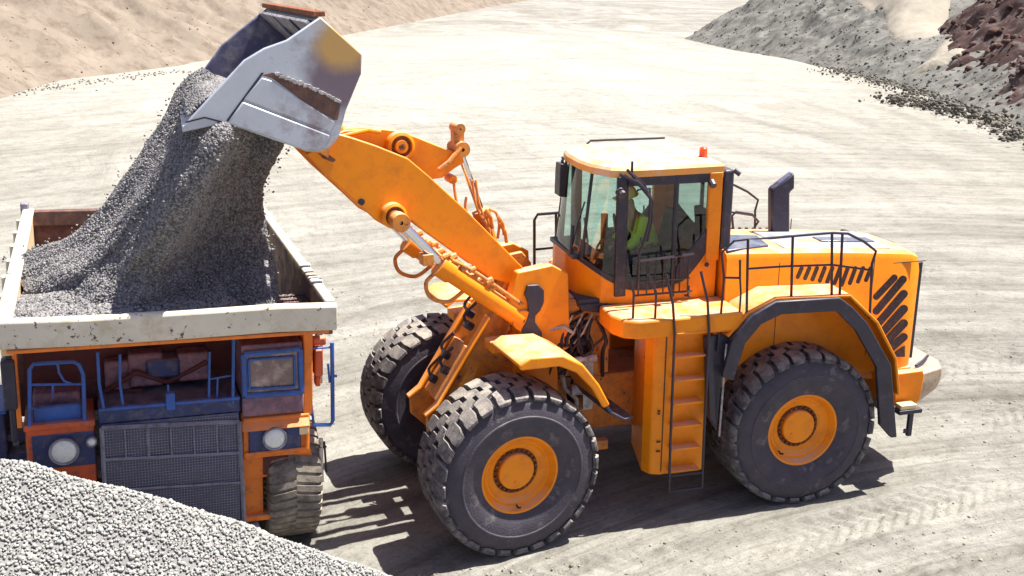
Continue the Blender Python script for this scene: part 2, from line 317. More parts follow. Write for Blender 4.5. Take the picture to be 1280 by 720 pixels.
base=mul(base,rp(bl(nz(cb.outputs[0],3.6,6,.6,.3),nz(dm.outputs[0],2.2,8,.7,.3)),.36,.56,(.90,.895,.89),(1,1,1)))
# fine parallel wheel lines: noise drawn out along the turning arcs
fm=node(nt,'ShaderNodeMapping'); fm.inputs['Scale'].default_value=(2.6,.28,1); L.new(cb.outputs[0],fm.inputs['Vector'])
base=mul(base,rp(nz(fm.outputs[0],1.0,5,.62,.25),.40,.50,(.80,.79,.775),(1,1,1)))
base=mul(base,rp(nz(fm.outputs[0],3.3,4,.6,.15),.37,.47,(.86,.85,.84),(1,1,1)))
# worn wheel ruts: rings about far-off turning centres, broken up by noise
def rut(cx_,cy_,R_,wd,dark,gap=2.2):
    global base
    v=node(nt,'ShaderNodeVectorMath',operation='DISTANCE'); L.new(wa2.outputs[0],v.inputs[0]); v.inputs[1].default_value=(cx_,cy_,0)
    for k in (0,1):
        m_=node(nt,'ShaderNodeMath',operation='SUBTRACT'); L.new(v.outputs['Value'],m_.inputs[0]); m_.inputs[1].default_value=R_+k*gap
        ab=mth('ABSOLUTE',m_.outputs[0]); r_=node(nt,'ShaderNodeMapRange'); r_.inputs[1].default_value=wd; r_.inputs[2].default_value=wd*.35; r_.inputs[4].default_value=1; L.new(ab,r_.inputs[0])
        fq=mth('MULTIPLY',mth('MULTIPLY',r_.outputs[0],rutn),fr.outputs[0]); x=node(nt,'ShaderNodeMix',data_type='RGBA',blend_type='MULTIPLY'); L.new(fq,x.inputs[0]); L.new(base,x.inputs[6]); x.inputs[7].default_value=(dark,dark*.985,dark*.96,1); base=x.outputs[2]
ws=node(nt,'ShaderNodeVectorMath',operation='SCALE'); wn2=node(nt,'ShaderNodeTexNoise'); wn2.inputs['Scale'].default_value=.16; wn2.inputs['Detail'].default_value=3; L.new(tc.outputs['Object'],wn2.inputs['Vector']); L.new(wn2.outputs['Color'],ws.inputs[0]); ws.inputs['Scale'].default_value=2.4
s3=node(nt,'ShaderNodeVectorMath',operation='MULTIPLY'); s3.inputs[1].default_value=(1,1,0); wa2=node(nt,'ShaderNodeVectorMath',operation='ADD'); L.new(tc.outputs['Object'],wa2.inputs[0]); L.new(ws.outputs[0],wa2.inputs[1]); L.new(wa2.outputs[0],s3.inputs[0]); wa2=s3
rutn=node(nt,'ShaderNodeMapRange'); rutn.inputs[1].default_value=.38; rutn.inputs[2].default_value=.60; L.new(nz(tc.outputs['Object'],.5,8,.75),rutn.inputs[0]); rutn=rutn.outputs[0]
for a_ in ((-22,30,42,.45,.72),(-20,26,38,.5,.78),(-26,38,51,.55,.74),(-14,18,28,.4,.74),(-30,44,61,.5,.80),(70,-10,86,.5,.80),(64,-4,77,.45,.74),(60,2,68,.5,.80),(75,-20,100,.6,.8),(2,-22,30,.35,.86),(-4,-30,44,.4,.86)): rut(*a_)
# the pale glow over the far floor, painted into the ground colour
dv=node(nt,'ShaderNodeVectorMath',operation='DISTANCE'); L.new(wa.outputs[0],dv.inputs[0]); dv.inputs[1].default_value=(24,70,0)
dr=node(nt,'ShaderNodeMapRange'); dr.inputs[1].default_value=20; dr.inputs[2].default_value=52; dr.inputs[3].default_value=.5; dr.inputs[4].default_value=0; L.new(dv.outputs['Value'],dr.inputs[0])
xx_=node(nt,'ShaderNodeMix',data_type='RGBA'); L.new(dr.outputs[0],xx_.inputs[0]); L.new(base,xx_.inputs[6]); xx_.inputs[7].default_value=(.42,.41,.365,1); base=xx_.outputs[2]
base=mul(base,rp(nz(tc.outputs['Object'],2.2,8,.75),.34,.52,(.74,.73,.72),(1,1,1)))
base=mul(base,rp(nz(tc.outputs['Object'],14,8,.8),.32,.5,(.66,.64,.62),(1,1,1)))
L.new(base,b.inputs['Base Color'])
bp=node(nt,'ShaderNodeBump'); bp.inputs['Strength'].default_value=.9; bp.inputs['Distance'].default_value=.03; L.new(nz(tc.outputs['Object'],22,8,.75),bp.inputs['Height'])
bp2=node(nt,'ShaderNodeBump'); bp2.inputs['Strength'].default_value=.8; bp2.inputs['Distance'].default_value=.12; L.new(bl(nz(cb.outputs[0],2.4,7,.65,.3),nz(dm.outputs[0],1.6,8,.7,.3)),bp2.inputs['Height']); L.new(bp.outputs[0],bp2.inputs['Normal'])
L.new(bp2.outputs[0],b.inputs['Normal'])
tag(gridmesh('ground',GX,GY,ZG,gm),kind='structure')
# hills ---------------------------------------------------------------
hillmat=pmat('sandy_slope',(.20,.168,.135),.95,var=.18,scale=.35,bump=1.,bscale=3.,dirt=(.13,.10,.078),damt=.45,dscale=.9,spec=.1)
greymat=pmat('grey_bank',(.17,.168,.155),.95,var=.2,scale=.6,bump=1.,bscale=4.,dirt=(.075,.068,.062),damt=.45,dscale=1.6,spec=.1)
redmat=pmat('red_rock',(.06,.036,.034),.95,var=.35,scale=.8,bump=1.,bscale=3.,dirt=(.16,.145,.13),damt=.35,dscale=1.3,spec=.1)
bluemat=pmat('dark_blue_rock',(.035,.04,.085),.95,var=.5,scale=.8,bump=1.,bscale=3.,spec=.1)
sandmat=pmat('pale_sand',(.29,.265,.22),.95,var=.12,scale=1.5,bump=.7,bscale=5.,dirt=(.28,.25,.20),damt=.3,dscale=1.2,spec=.1)
def polyoff(base,n,d):
    B=np.array(base,float); seg=np.r_[0,np.cumsum(np.hypot(*np.diff(B,axis=0).T))]; u=np.linspace(0,seg[-1],n)
    x=np.interp(u,seg,B[:,0]); y=np.interp(u,seg,B[:,1]); k=np.ones(9)/9; xp=np.convolve(np.pad(x,4,'edge'),k,'valid'); yp=np.convolve(np.pad(y,4,'edge'),k,'valid')
    tx=np.gradient(xp); ty=np.gradient(yp); tx=np.convolve(np.pad(tx,20,'edge'),np.ones(41)/41,'valid'); ty=np.convolve(np.pad(ty,20,'edge'),np.ones(41)/41,'valid'); l=np.hypot(tx,ty); return u,xp,yp,-ty/l,tx/l,d
def bank(name,base,n,dmax,nd,slope,top,mat,side=1,gully=1.,rough=.5,seed=0,ends=False,z0=-.3):
    u,x,y,nx_,ny_,_=polyoff(base,n,0); d=np.linspace(0,1,nd)**1.25*dmax; U,D=np.meshgrid(u,d)
    X=x[None]+side*nx_[None]*D; Y=y[None]+side*ny_[None]*D
    wob=1.6*fbm(X,Y,.05,3,seed+50)
    z=z0+slope*D; g=fbm(U*.35+D*.10,D*.03,1.,4,seed)*gully*np.clip(D*.25,0,1.6)
    z=z+g+rough*fbm(X,Y,.8,4,seed+9)*np.clip(D*.5,0.15,1)+wob*np.clip(D/8,0,1)
    z=np.minimum(z,top+.3*(z-top)*0+1.2*fbm(X,Y,.15,4,seed+20)) if top else z
    if ends:
        e=sst(0,ends,U)*sst(u[-1],u[-1]-ends,U); z=z0+(z-z0)*e
    o=gridmesh(name,X,Y,z,mat); return tag(o,kind='structure'),X,Y,z
_,QX_,QY_,QZ_=bank('quarry_slope',[(-26,14),(-19,27),(-13.2,41),(-11.4,52),(-4,62),(1.7,75),(10,92),(39,155),(90,260)],520,70,110,.62,26,hillmat,1,1.3,.5,1)
# low rubble line at the toe of the left slope
def gtop(U): return np.interp(U,[0,8,20,28,37,190],[9,11,12,8,2.2,1.6])
def bank2(name,base,n,dmax,nd,slope,topf,mat,gully,rough,seed,z0=0.):
    u,x,y,nx_,ny_,_=polyoff(base,n,0); d=np.linspace(0,1,nd)**1.25*dmax; U,D=np.meshgrid(u,d)
    X=x[None]+nx_[None]*D; Y=y[None]+ny_[None]*D
    z=z0-.15+slope*D+fbm(U*.35+D*.10,D*.03,1.,4,seed)*gully*np.clip(D*.25,0,1.6)+rough*fbm(X,Y,.8,4,seed+9)*np.clip(D*.5,.15,1)
    tp=topf(U)+.6*fbm(X,Y,.2,4,seed+20); k=.5; z=-np.logaddexp(-z/k,-tp/k)*k
    z=z*sst(0,5,U)-.3*(1-sst(0,5,U))
    o=gridmesh(name,X,Y,z,mat); return tag(o,kind='structure'),X,Y,z
_,BX_,BY_,BZ_=bank2('gravel_bank',[(41,84),(36.2,77),(34.5,64),(34.6,56),(33,46),(31.5,38),(29.5,31),(27.5,24),(25,15),(22,5),(18,-8)],620,26,120,.60,gtop,greymat,.6,.55,4)
_,RX_,RY_,RZ_=bank2('red_rock_slope',[(41,54),(37.8,49),(35,44),(33,39.5),(31,34),(28.6,26),(25,14),(21,0)],520,34,150,.75,lambda U:16+0*U,redmat,.9,.8,8)
bank('dark_hill',[(110,125),(75,92),(60,70),(55,58),(52,48)],300,50,70,.75,30,bluemat,1,2,2,12)

def slide(name,pts,wd,lift,seed):
    """a tongue of pale sand lying on the grey bank; pts are ground-plan points"""
    n=60; t=np.linspace(0,1,n); P=np.array(pts,float); s=np.linspace(0,1,len(P)); cx=np.interp(t,s,P[:,0]); cy=np.interp(t,s,P[:,1]); tx=np.gradient(cx);ty=np.gradient(cy); l=np.hypot(tx,ty)
    v=np.linspace(-1,1,30); V,Tt=np.meshgrid(v,t); W=np.interp(t,np.linspace(0,1,len(wd)),wd)[:,None]*(1+.3*fbm(Tt*6,np.sign(V)*3+0*V,1.,3,seed))
    X=cx[:,None]-(ty/l)[:,None]*V*W; Y=cy[:,None]+(tx/l)[:,None]*V*W
    bz=np.zeros_like(X)
    B=np.stack([BX_.ravel(),BY_.ravel()],-1); Z=BZ_.ravel()
    for i in range(n):
        d=((B[None,:,0]-X[i][:,None])**2+(B[None,:,1]-Y[i][:,None])**2); k=np.argpartition(d,4,axis=1)[:,:4]; w_=1/(np.take_along_axis(d,k,1)+.05); bz[i]=(Z[k]*w_).sum(1)/w_.sum(1)
    edge=(1-V**2)*np.clip(np.minimum(Tt,1-Tt)*8,0,1); z=bz-.25+(lift+.25)*np.sqrt(np.clip(edge,0,1))+.12*fbm(X,Y,.8,4,seed)*edge
    return tag(gridmesh(name,X,Y,z,sandmat),kind='structure')
slide('sand_slide',[(48.5,65.5),(44,56.5),(41,50.5),(38.2,46),(36.4,44)],[3.0,3.2,2.4,1.5,.9],.45,5)
slide('sand_slide',[(38.2,41.2),(36,39.7),(34.2,38.3),(32.8,37.6)],[.5,1.1,1.2,.9],.30,6)
def rubble(name,pts,n,w_,s0,s1,mat,lo,hi,zf):
    P=np.array(pts,float); t=RNG.random(n)*(len(P)-1); i=t.astype(int); f=(t-i)[:,None]; c=P[i]*(1-f)+P[np.minimum(i+1,len(P)-1)]*f; c=c+RNG.normal(size=(n,2))*w_
    z=ground_h(c[:,0],c[:,1])+zf*np.exp(-((RNG.normal(size=n))**2)); o=stones(name,np.c_[c,z],RNG.uniform(s0,s1,n)**1.0,mat,lo,hi); return tag(o,kind='stuff')
rubmat=pmat('rubble_stone',(.19,.175,.15),.95,var=.2,attr='tone',spec=.1)
rubble('rubble_line',[(33.3,47),(32.2,40),(30.4,34),(28.8,28.5)],900,.8,.02,.10,rubmat,.4,1.2,.25)
rubble('rubble_line',[(27.6,33),(28.0,29.5),(27.5,26),(25.5,21),(23,14)],900,.4,.03,.13,rubmat,.3,1.1,.3)
rubble('rubble_line',[(-15,45),(-12.4,47.5),(-11,50.5),(-8,53.5),(-5,57)],260,.8,.02,.09,rubmat,.8,1.5,.04)

def bankstones(name,X,Y,Z,n,s0,s1,mat,far,lo=.6,hi=1.3):
    wgt=((Y<far)&(Z>.0)).astype(float)/(1+((X-CAM[0])**2+(Y-CAM[1])**2)/3000.)
    P=X.shape; a=np.stack([X,Y,Z],-1); ar=np.linalg.norm(np.cross(a[:-1,1:]-a[:-1,:-1],a[1:,:-1]-a[:-1,:-1]),axis=-1)*wgt[:-1,:-1]; p=(ar/ar.sum()).ravel(); idx=RNG.choice(len(p),n,p=p); i,j=np.unravel_index(idx,ar.shape); u=RNG.random(n)[:,None]; v=RNG.random(n)[:,None]
    pt=a[:-1,:-1][i,j]*(1-u)*(1-v)+a[:-1,1:][i,j]*u*(1-v)+a[1:,:-1][i,j]*(1-u)*v+a[1:,1:][i,j]*u*v
    return tag(stones(name,pt,s0+(s1-s0)*RNG.random(n)**3,mat,lo,hi),kind='stuff')
bankstones('slope_stones',QX_,QY_,QZ_,6000,.02,.12,pmat('slope_stone',(.20,.168,.135),.95,var=.2,attr='tone',spec=.1),120)
bankstones('slope_stones',BX_,BY_,BZ_,16000,.02,.15,pmat('grey_stone',(.16,.155,.145),.95,var=.2,attr='tone',spec=.1),95,.5,1.3)
bankstones('slope_stones',RX_,RY_,RZ_,8000,.05,.30,pmat('red_stone',(.085,.052,.045),.95,var=.3,attr='tone',spec=.1),80,.5,1.5)
# ================================================================ WHEEL LOADER
ld=empty('wheel_loader',(1.9,0,0),'orange articulated wheel loader with raised bucket tipping gravel into the truck','wheel loader')
TR=.955; TW=.76
# ---- tyre built once; the wheel axis is local -Y outward
def make_tyre(name,mats,R=TR,W=TW,rim=.43,nl=28,lugs=True):
    m=MB(Matrix.Identity(4)); h=W/2; s=R/.93
    prof=[(rim,-h+.10),(rim+.02,-h+.05),(.50*s,-h+.015),(.58*s,-h-.012),(.66*s,-h-.018),(.665*s,-h-.026),(.685*s,-h-.026),(.69*s,-h-.016),(.76*s,-h-.004),(.82*s,-h+.02),(.86*s,-h+.05),(.872*s,-h+.09),(.885*s,-h*.5),(.888*s,0)]
    prof=prof+[(r,-a) for r,a in prof[-2::-1]]
    m.lathe(prof,(0,0,0),(0,1,0),96)
    m.cur=1
    if lugs:
        pitch=2*math.pi/nl
        for side in(-1,1):
            for k in range(nl):
                a0=k*pitch+(pitch/2 if side>0 else 0)
                # stations across from centre to shoulder then down the sidewall: v, angle shift, radius top, radius base, angular width
                st=[(-.01,.00,R,.86*s,.84),(.11*s,.0,R,.86*s,.85),(.15*s,.42,R-.001,.86*s,.86),(.27*s,.42,R-.004,.86*s,.87),(h-.04,.50,R-.014,.86*s,.87),(h+.004,.54,R-.040,.86*s,.82),(h+.010,.56,R-.07,.84*s,.66)]
                vs=[];fs=[]
                for j,(v,sh,rt,rb,wd) in enumerate(st):
                    jit=.02*math.sin(k*3.1+side)
                    for da,r in((-.5,rb),(-.44,rt),(.44,rt),(.5,rb)):
                        a=a0+(sh+da*wd+jit)*pitch*1.0
                        vv=v if not(j==len(st)-1 and r==rb) else v-.03
                        if j==len(st)-2 and r==rb: vv=v-.06
                        vs.append((r*math.cos(a),side*vv,r*math.sin(a)))
                for j in range(len(st)-1):
                    for q in range(3): fs.append((j*4+q,j*4+q+1,j*4+5+q,j*4+4+q))
                fs+=[(0,1,2,3),tuple((len(st)-1)*4+q for q in(3,2,1,0))]
                m.add(vs,fs)
    return m.build(name,mats,bevel=.006 if lugs else 0,ang=32)
def make_wheel(parent):
    m=MB(Matrix.Identity(4)); h=TW/2
    # rim seen from outside (-Y): flange, dished band, step, planetary hub
    pr=[(.30,h-.1),(.445,h-.1),(.445,-h+.11),(.462,-h+.075),(.455,-h+.055),(.425,-h+.055),(.415,-h+.075),(.385,-h+.13),(.375,-h+.125),(.355,-h+.125),(.345,-h+.14),(.30,-h+.17),(.262,-h+.185)]
    m.lathe(pr,(0,0,0),(0,1,0),72)
    w=m.build('wheel','orange',parent,ang=28)
    d=MB(Matrix.Identity(4)); d.lathe([(.262,-h+.185),(.215,-h+.205),(.205,-h+.20)],(0,0,0),(0,1,0),48)
    for k in range(24):
        a=2*math.pi*k/24; c=(.238*math.cos(a),-h+.19,.238*math.sin(a)); d.cyl(c,(c[0],-h+.165,c[2]),.013,6)
    d.build('bolt_ring','hubdirt',w,ang=28)
    c=MB(Matrix.Identity(4)); c.lathe([(.207,-h+.21),(.207,-h+.155),(.198,-h+.143),(.10,-h+.139),(.001,-h+.138)],(0,0,0),(0,1,0),48)
    c.cyl((.0,-h+.145,-.12),(0,-h+.131,-.12),.018,8)
    c.build('hub_cap','orange',w,ang=28)
    v=MB(Matrix.Identity(4)); v.tube([(.02,-h+.10,-.37),(.02,-h+.05,-.38),(.03,-h+.02,-.36)],.012,6); v.build('valve','rail',w)
    t=make_tyre('tyre',['rubber','tread']); setpar(t,w)
    return w
w0=make_wheel(ld)
FW=FR['F']
spots=[(FW@Matrix.Translation((-1.89,-1.13,TR-.03)),0),(FW@Matrix.Translation((-1.89,1.13,TR-.02))@Matrix.Rotation(math.pi,4,'Z'),1),
       (Matrix.Translation((3.76,-1.13,TR-.03)),2),(Matrix.Translation((3.79,1.13,TR-.02))@Matrix.Rotation(math.pi,4,'Z'),3)]
for mtx,k in spots:
    if k==0: o=w0; kids=[]
    else:
        o=w0.copy(); C.objects.link(o)
        for ch in w0.children:
            c=ch.copy(); C.objects.link(c); c.parent=o; c.matrix_parent_inverse=Matrix.Identity(4)
    o.parent=ld; o.matrix_parent_inverse=Matrix.Translation((-1.9,0,0)); o.matrix_basis=mtx@Matrix.Rotation(.37*k+.12,4,'Y')
for ch in w0.children: ch.matrix_parent_inverse=Matrix.Identity(4)
def O(name,m,mat,parent=ld,**k): return m.build(name,mat,parent,**k)
# ---- front axle and frame
m=MB('F'); m.cyl((-1.89,-.85,.91),(-1.89,.85,.91),.20,20); m.box(-2.15,-1.6,-.35,.35,.62,1.2); O('axle',m,'orange_dirty',bevel=.02)
m=MB('R'); m.cyl((3.79,-.85,.91),(3.79,.85,.91),.20,20); m.box(3.5,4.1,-.35,.35,.65,1.2); O('axle',m,'orange_dirty',bevel=.02)
# front frame plates (loader tower): a pair of tall cheeks joined by cross plates
fe=xz([(589,378),(560,428),(528,484),(512,498),(513,516),(531,530)],.30,'F')
cheek=[(fe[0][0]+.12,fe[0][1]+.12),(-1.62,2.62),(-1.50,2.86),(-1.10,2.90),(-.98,2.75),(-.93,1.9),(-.75,1.1),(-1.2,.78),(-2.0,.80)]+fe[::-1]
m=MB('F')
m.ext(cheek,-.33,-.27); m.ext(cheek,.27,.33)
a,b2=fe[0],fe[2]; nrm=Vector((a[1]-b2[1],0,-(a[0]-b2[0]))).normalized()*.10
m.hexa([(b2[0],-.27,b2[1]),(b2[0],.27,b2[1]),(b2[0]+(a[0]-b2[0])*.62,.27,b2[1]+(a[1]-b2[1])*.62),(b2[0]+(a[0]-b2[0])*.62,-.27,b2[1]+(a[1]-b2[1])*.62)],[(b2[0]+nrm.x,-.27,b2[1]+nrm.z),(b2[0]+nrm.x,.27,b2[1]+nrm.z),(b2[0]+(a[0]-b2[0])*.62+nrm.x,.27,b2[1]+(a[1]-b2[1])*.62+nrm.z),(b2[0]+(a[0]-b2[0])*.62+nrm.x,-.27,b2[1]+(a[1]-b2[1])*.62+nrm.z)])
m.box(-1.0,-.93,-.27,.27,1.0,2.6); m.box(-2.0,-.95,-.27,.27,.9,.96)
ff=O('front_frame',m,'orange_dirty',bevel=.012)
m=MB('F')
for k,(t,dy) in enumerate(((.15,.1),(.3,-.05),(.42,.12),(.8,.0),(.9,.14))):
    c=(b2[0]+(a[0]-b2[0])*t-.02,dy,b2[1]+(a[1]-b2[1])*t+.02); m.lathe([(.001,-.05),(.05,-.045),(.05,.045),(.001,.05)],c,(-.8,0,.6),10)
    m.hose([c,(c[0]-.03,dy+.08,c[2]+.1),(c[0]+.1,dy+.02,c[2]+.26)],.018,7)
O('frame_fittings',m,'black',ff)
m=MB('F') # bosses and edge bars of the tower front
for y in(-.30,.30):
    m.strip([(x-.012,z+.006) for x,z in fe[3::-1]][::-1],y-.055,y+.055,.04)
m.ext([(-1.66,2.60),(-1.54,2.92),(-1.12,2.96),(-.92,2.84),(-.88,1.95),(-1.0,1.90),(-1.42,2.0)],-.60,-.475); m.ext([(-1.66,2.60),(-1.54,2.92),(-1.12,2.96),(-.92,2.84),(-.88,1.95),(-1.0,1.90),(-1.42,2.0)],.475,.60)
m.ext([(-1.50,2.30),(-1.05,2.30),(-1.0,1.3),(-1.5,1.3)],-.56,-.335); m.ext([(-1.50,2.30),(-1.05,2.30),(-1.0,1.3),(-1.5,1.3)],.335,.56)
O('tower_plate',m,'orange',bevel=.015)
m=MB('F') # black plate put on for the darkness of the tower plate's recess
y=-.612
pts=[(658,356),(672,355),(679,362),(679,377),(674,388),(668,394),(668,402),(676,414),(677,421),(652,421),(651,411),(657,400),(660,390),(659,378),(655,368)]
m.ext(xz(pts,-.61,'F'),-.64,-.602); O('recess_shade_plate',m,'black',bevel=.01)
# front fender over the near and far wheel
for sgn in(-1,1):
    m=MB('F'); a,b=sorted((sgn*.72,sgn*1.50))
    fp=[(-2.14,2.16),(-2.02,2.30),(-1.45,2.28),(-1.22,2.16),(-1.0,1.88),(-.86,1.60)]
    m.strip([(-1.93,2.20),(-1.80,2.27),(-1.42,2.24),(-1.18,2.10),(-.98,1.84),(-.84,1.58)],a,b,.05)
    y0,y1=(a,a+.05) if sgn<0 else (b-.05,b)
    m.ext([(-1.93,2.20),(-1.80,2.27),(-1.42,2.24),(-1.18,2.10),(-.98,1.84),(-.84,1.58),(-.92,1.55),(-1.06,1.80),(-1.26,2.02),(-1.46,2.12),(-1.9,2.14)],y0-.004,y1+.004)
    m.box(-1.9,-1.5,*sorted((sgn*.47,sgn*.73)),2.06,2.18)
    f=O('front_fender',m,'orange',bevel=.02)
    m=MB('F'); m.strip([(-.87,1.60),(-.78,1.46),(-.62,1.36),(-.52,1.37)],a+.05,b-.02,.035); O('fender_flap',m,'black',f,bevel=.008)
# ---- lift arms: two plates
arm=xz([(422,167),(440,172),(470,182),(510,198),(535,219),(580,260),(625,305),(664,345),(658,354),(640,356),(612,347),(560,310),(530,288),(514,274),(505,285),(486,285),(470,276),(451,258),(407,218),(383,193)],-.36,'F')
def armpart(name,y0,y1):
    m=MB('F'); m.ext(arm,y0,y1); return O(name,m,'orange',bevel=.012)
A1=armpart('lift_arm',-.37,-.29); A2=armpart('lift_arm',.29,.37)
m=MB('F'); m.cyl((-2.30,-.30,3.62),(-2.30,.30,3.62),.14,20); m.box(-3.5,-3.3,-.29,.29,4.30,4.42); m.cyl((-3.62,-.40,4.42),(-3.62,.40,4.42),.07,16); O('cross_tube',m,'orange',bevel=.01)
m=MB('F') # dark opening near the arm tip
m.ext(xz([(392,186),(402,186),(420,200),(416,203),(404,198)],-.375,'F'),-.378,-.372); O('arm_slot',m,'rust',A1)
def boss(c,r,y0,y1,par,fr='F'):
    m=MB(fr); s=1 if y1>y0 else -1; L_=abs(y1-y0)
    m.lathe([(.01,0),(r,0),(r,L_),(r*.82,L_+.015),(r*.78,L_+.015),(r*.74,L_-.015),(r*.5,L_-.015),(r*.46,L_+.02),(.01,L_+.02)],(c[0],y0,c[1]),(0,s,0),28)
    o=O('pin_boss',m,'orange',par,ang=28)
    q=MB(fr); q.lathe([(r*.74,L_-.013),(r*.47,L_-.013)],(c[0],y0,c[1]),(0,s,0),28); q.lathe([(r*.24,L_+.021),(r*.22,L_+.03),(.01,L_+.03)],(c[0],y0,c[1]),(0,s,0),20)
    q.build('pin_seal','hubdirt',o,ang=28); return o
p=at(493,270,'y',-.45,'F'); boss((p.x,p.z),.135,-.37,-.47,A1); boss((p.x,p.z),.135,.37,.47,A2)
p=at(452,257,'y',-.38,'F'); m=MB('F'); m.lathe([(.035,0),(.035,.02),(.001,.022)],(p.x,-.37,p.z+.04),(0,-1,0),14); O('grease_point',m,'rail',A1)
p=at(655,362,'y',-.45,'F'); boss((-1.36,2.74),.10,-.37,-.46,A1)
# ---- bell crank between the arms
cr=xz([(419,168),(430,163),(470,160),(497,163),(520,171),(545,181),(566,189),(577,193),(579,203),(566,211),(552,222),(536,224),(514,214),(480,200),(450,190),(425,180)],-.06,'F')
m=MB('F'); m.ext(cr,-.09,-.03); m.ext(cr,.05,.11)
for i in(3,9): m.cyl((cr[i][0],-.08,cr[i][1]-.12),(cr[i][0],.10,cr[i][1]-.12),.05,12)
bc=O('bell_crank',m,'orange',bevel=.012); p=at(499,182,'y',-.12,'F'); boss((p.x,p.z),.15,-.09,-.20,bc); boss((p.x,p.z),.15,.11,.20,bc)
m=MB('F'); m.tube([(-3.35,-.17,4.47),(-3.05,-.17,4.52),(-2.92,-.16,4.49)],.022,8); O('arm_pipe',m,'orange',bc)
# link from crank to bucket
m=MB('F'); m.tube([(-3.28,.02,4.45),(-3.55,.02,4.80),(-3.60,.02,4.95)],.075,10); O('bucket_link',m,'orange_dirty',bevel=.01)
# ---- tilt cylinder
P=[at(573,185,'y',0,'F'),at(590,232,'y',0,'F'),at(611,292,'y',0,'F'),at(618,330,'y',0,'F')]
m=MB('F'); m.tube([P[0],P[2]],.042,14); O('tilt_cylinder_rod',m,'chrome')
m=MB('F'); m.tube([P[1]+(P[2]-P[1])*.55,P[3]+Vector((.25,0,-.75))],.085,16); m.tube([P[1]+(P[2]-P[1])*.50,P[1]+(P[2]-P[1])*.62],.105,16)
tc_=O('tilt_cylinder',m,'orange_dirty',bevel=.006)
m=MB('F')
e=P[0]; m.lathe([(.02,-.14),(.085,-.14),(.085,.14),(.02,.14)],(e.x,0,e.z),(0,1,0),18); m.box(e.x-.07,e.x+.05,-.05,.05,e.z,e.z+.22); m.lathe([(.01,-.1),(.06,-.1),(.06,.1),(.01,.1)],(e.x-.01,0,e.z+.22),(0,1,0),14)
m.tube([(e.x-.02,-.12,e.z+.02),(e.x-.16,-.14,e.z-.12),(e.x-.28,-.13,e.z-.20)],.03,8); O('cylinder_eye',m,'orange_dirty',tc_)
m=MB('F')
for dx,r in((-.10,.016),(.12,.014),(.16,.014)):
    m.hose([(e.x+dx,-.1,e.z-.35),(e.x+dx+.03,-.13,e.z-.62),(e.x+dx+.14,-.12,e.z-.9),(e.x+dx+.22,-.1,e.z-1.1),(e.x+dx+.28,-.1,e.z-1.4)],r,6)
for q in((600,268),(607,262),(622,270),(625,280),(604,276)):
    a=at(*q,'y',-.12,'F'); m.tube([a,a+Vector((.05,-.03,-.09)),a+Vector((.08,0,-.22))],.022,7)
p=[at(612,262,'y',-.1,'F'),at(620,266,'y',-.1,'F'),at(624,280,'y',-.1,'F'),at(622,298,'y',-.1,'F')]; m.hose(p,.016,7)
p=[at(583,246,'y',-.12,'F'),at(582,262,'y',-.12,'F'),at(592,282,'y',-.12,'F'),at(600,290,'y',-.12,'F')]; m.hose(p,.016,7)
O('hydraulic_hose',m,'orange_dirty',tc_)
# ---- lift cylinders (near one measured, far one mirrored)
for sg in(-1,1):
    a=at(499,277,'y',-.54,'F'); b_=at(541,326,'y',-.54,'F'); c_=at(650,398,'y',-.54,'F')
    f=lambda v:Vector((v.x,sg*.54,v.z)); a,b_,c_=f(a),f(b_),f(c_)
    m=MB('F'); m.tube([a,b_+(c_-b_)*.2],.052,16); rod=O('lift_cylinder_rod',m,'chrome')
    m=MB('F'); m.tube([b_+(c_-b_)*.12,c_],.105,18); m.tube([b_+(c_-b_)*.06,b_+(c_-b_)*.2],.125,18); m.lathe([(.02,-.09),(.12,-.09),(.12,.09),(.02,.09)],(c_.x,sg*.54,c_.z),(0,1,0),18)
    lc=O('lift_cylinder',m,'orange',bevel=.006)
    m=MB('F'); m.lathe([(.02,-.08),(.10,-.08),(.10,.08),(.02,.08)],a,(0,1,0),18); O('cylinder_eye',m,'orange_dirty',lc,bevel=.005)
    m=MB('F'); d=(c_-b_).normalized(); up_=Vector((d.z,0,-d.x)); up_=up_ if up_.z>0 else -up_
    y=sg*.06
    m.hose([b_+up_*.12+d*.15+Vector((0,y,0)),b_+up_*.15+d*.5+Vector((0,y,0)),c_+up_*.14+d*-.1+Vector((0,y,0))],.022,7)
    m.hose([b_-up_*.10+d*.1,b_-up_*.24+d*.08,b_-up_*.34+d*.22,b_-up_*.28+d*.42,b_-up_*.10+d*.5],.024,8)
    for k in range(9):
        s_=.05+k*.085; q=b_+d*s_+up_*(.09+.03*math.sin(k*2))+Vector((0,sg*(.03+.03*math.cos(k*1.7)),0)); m.tube([q,q+up_*.07+d*.05],.028+.012*(k%2),7)
    m.box(b_.x-.13,b_.x-.01,sg*.54-.07,sg*.54+.07,b_.z-.03,b_.z+.09) if sg<0 else None
    O('cylinder_fittings',m,'orange_dirty',lc,bevel=.004)
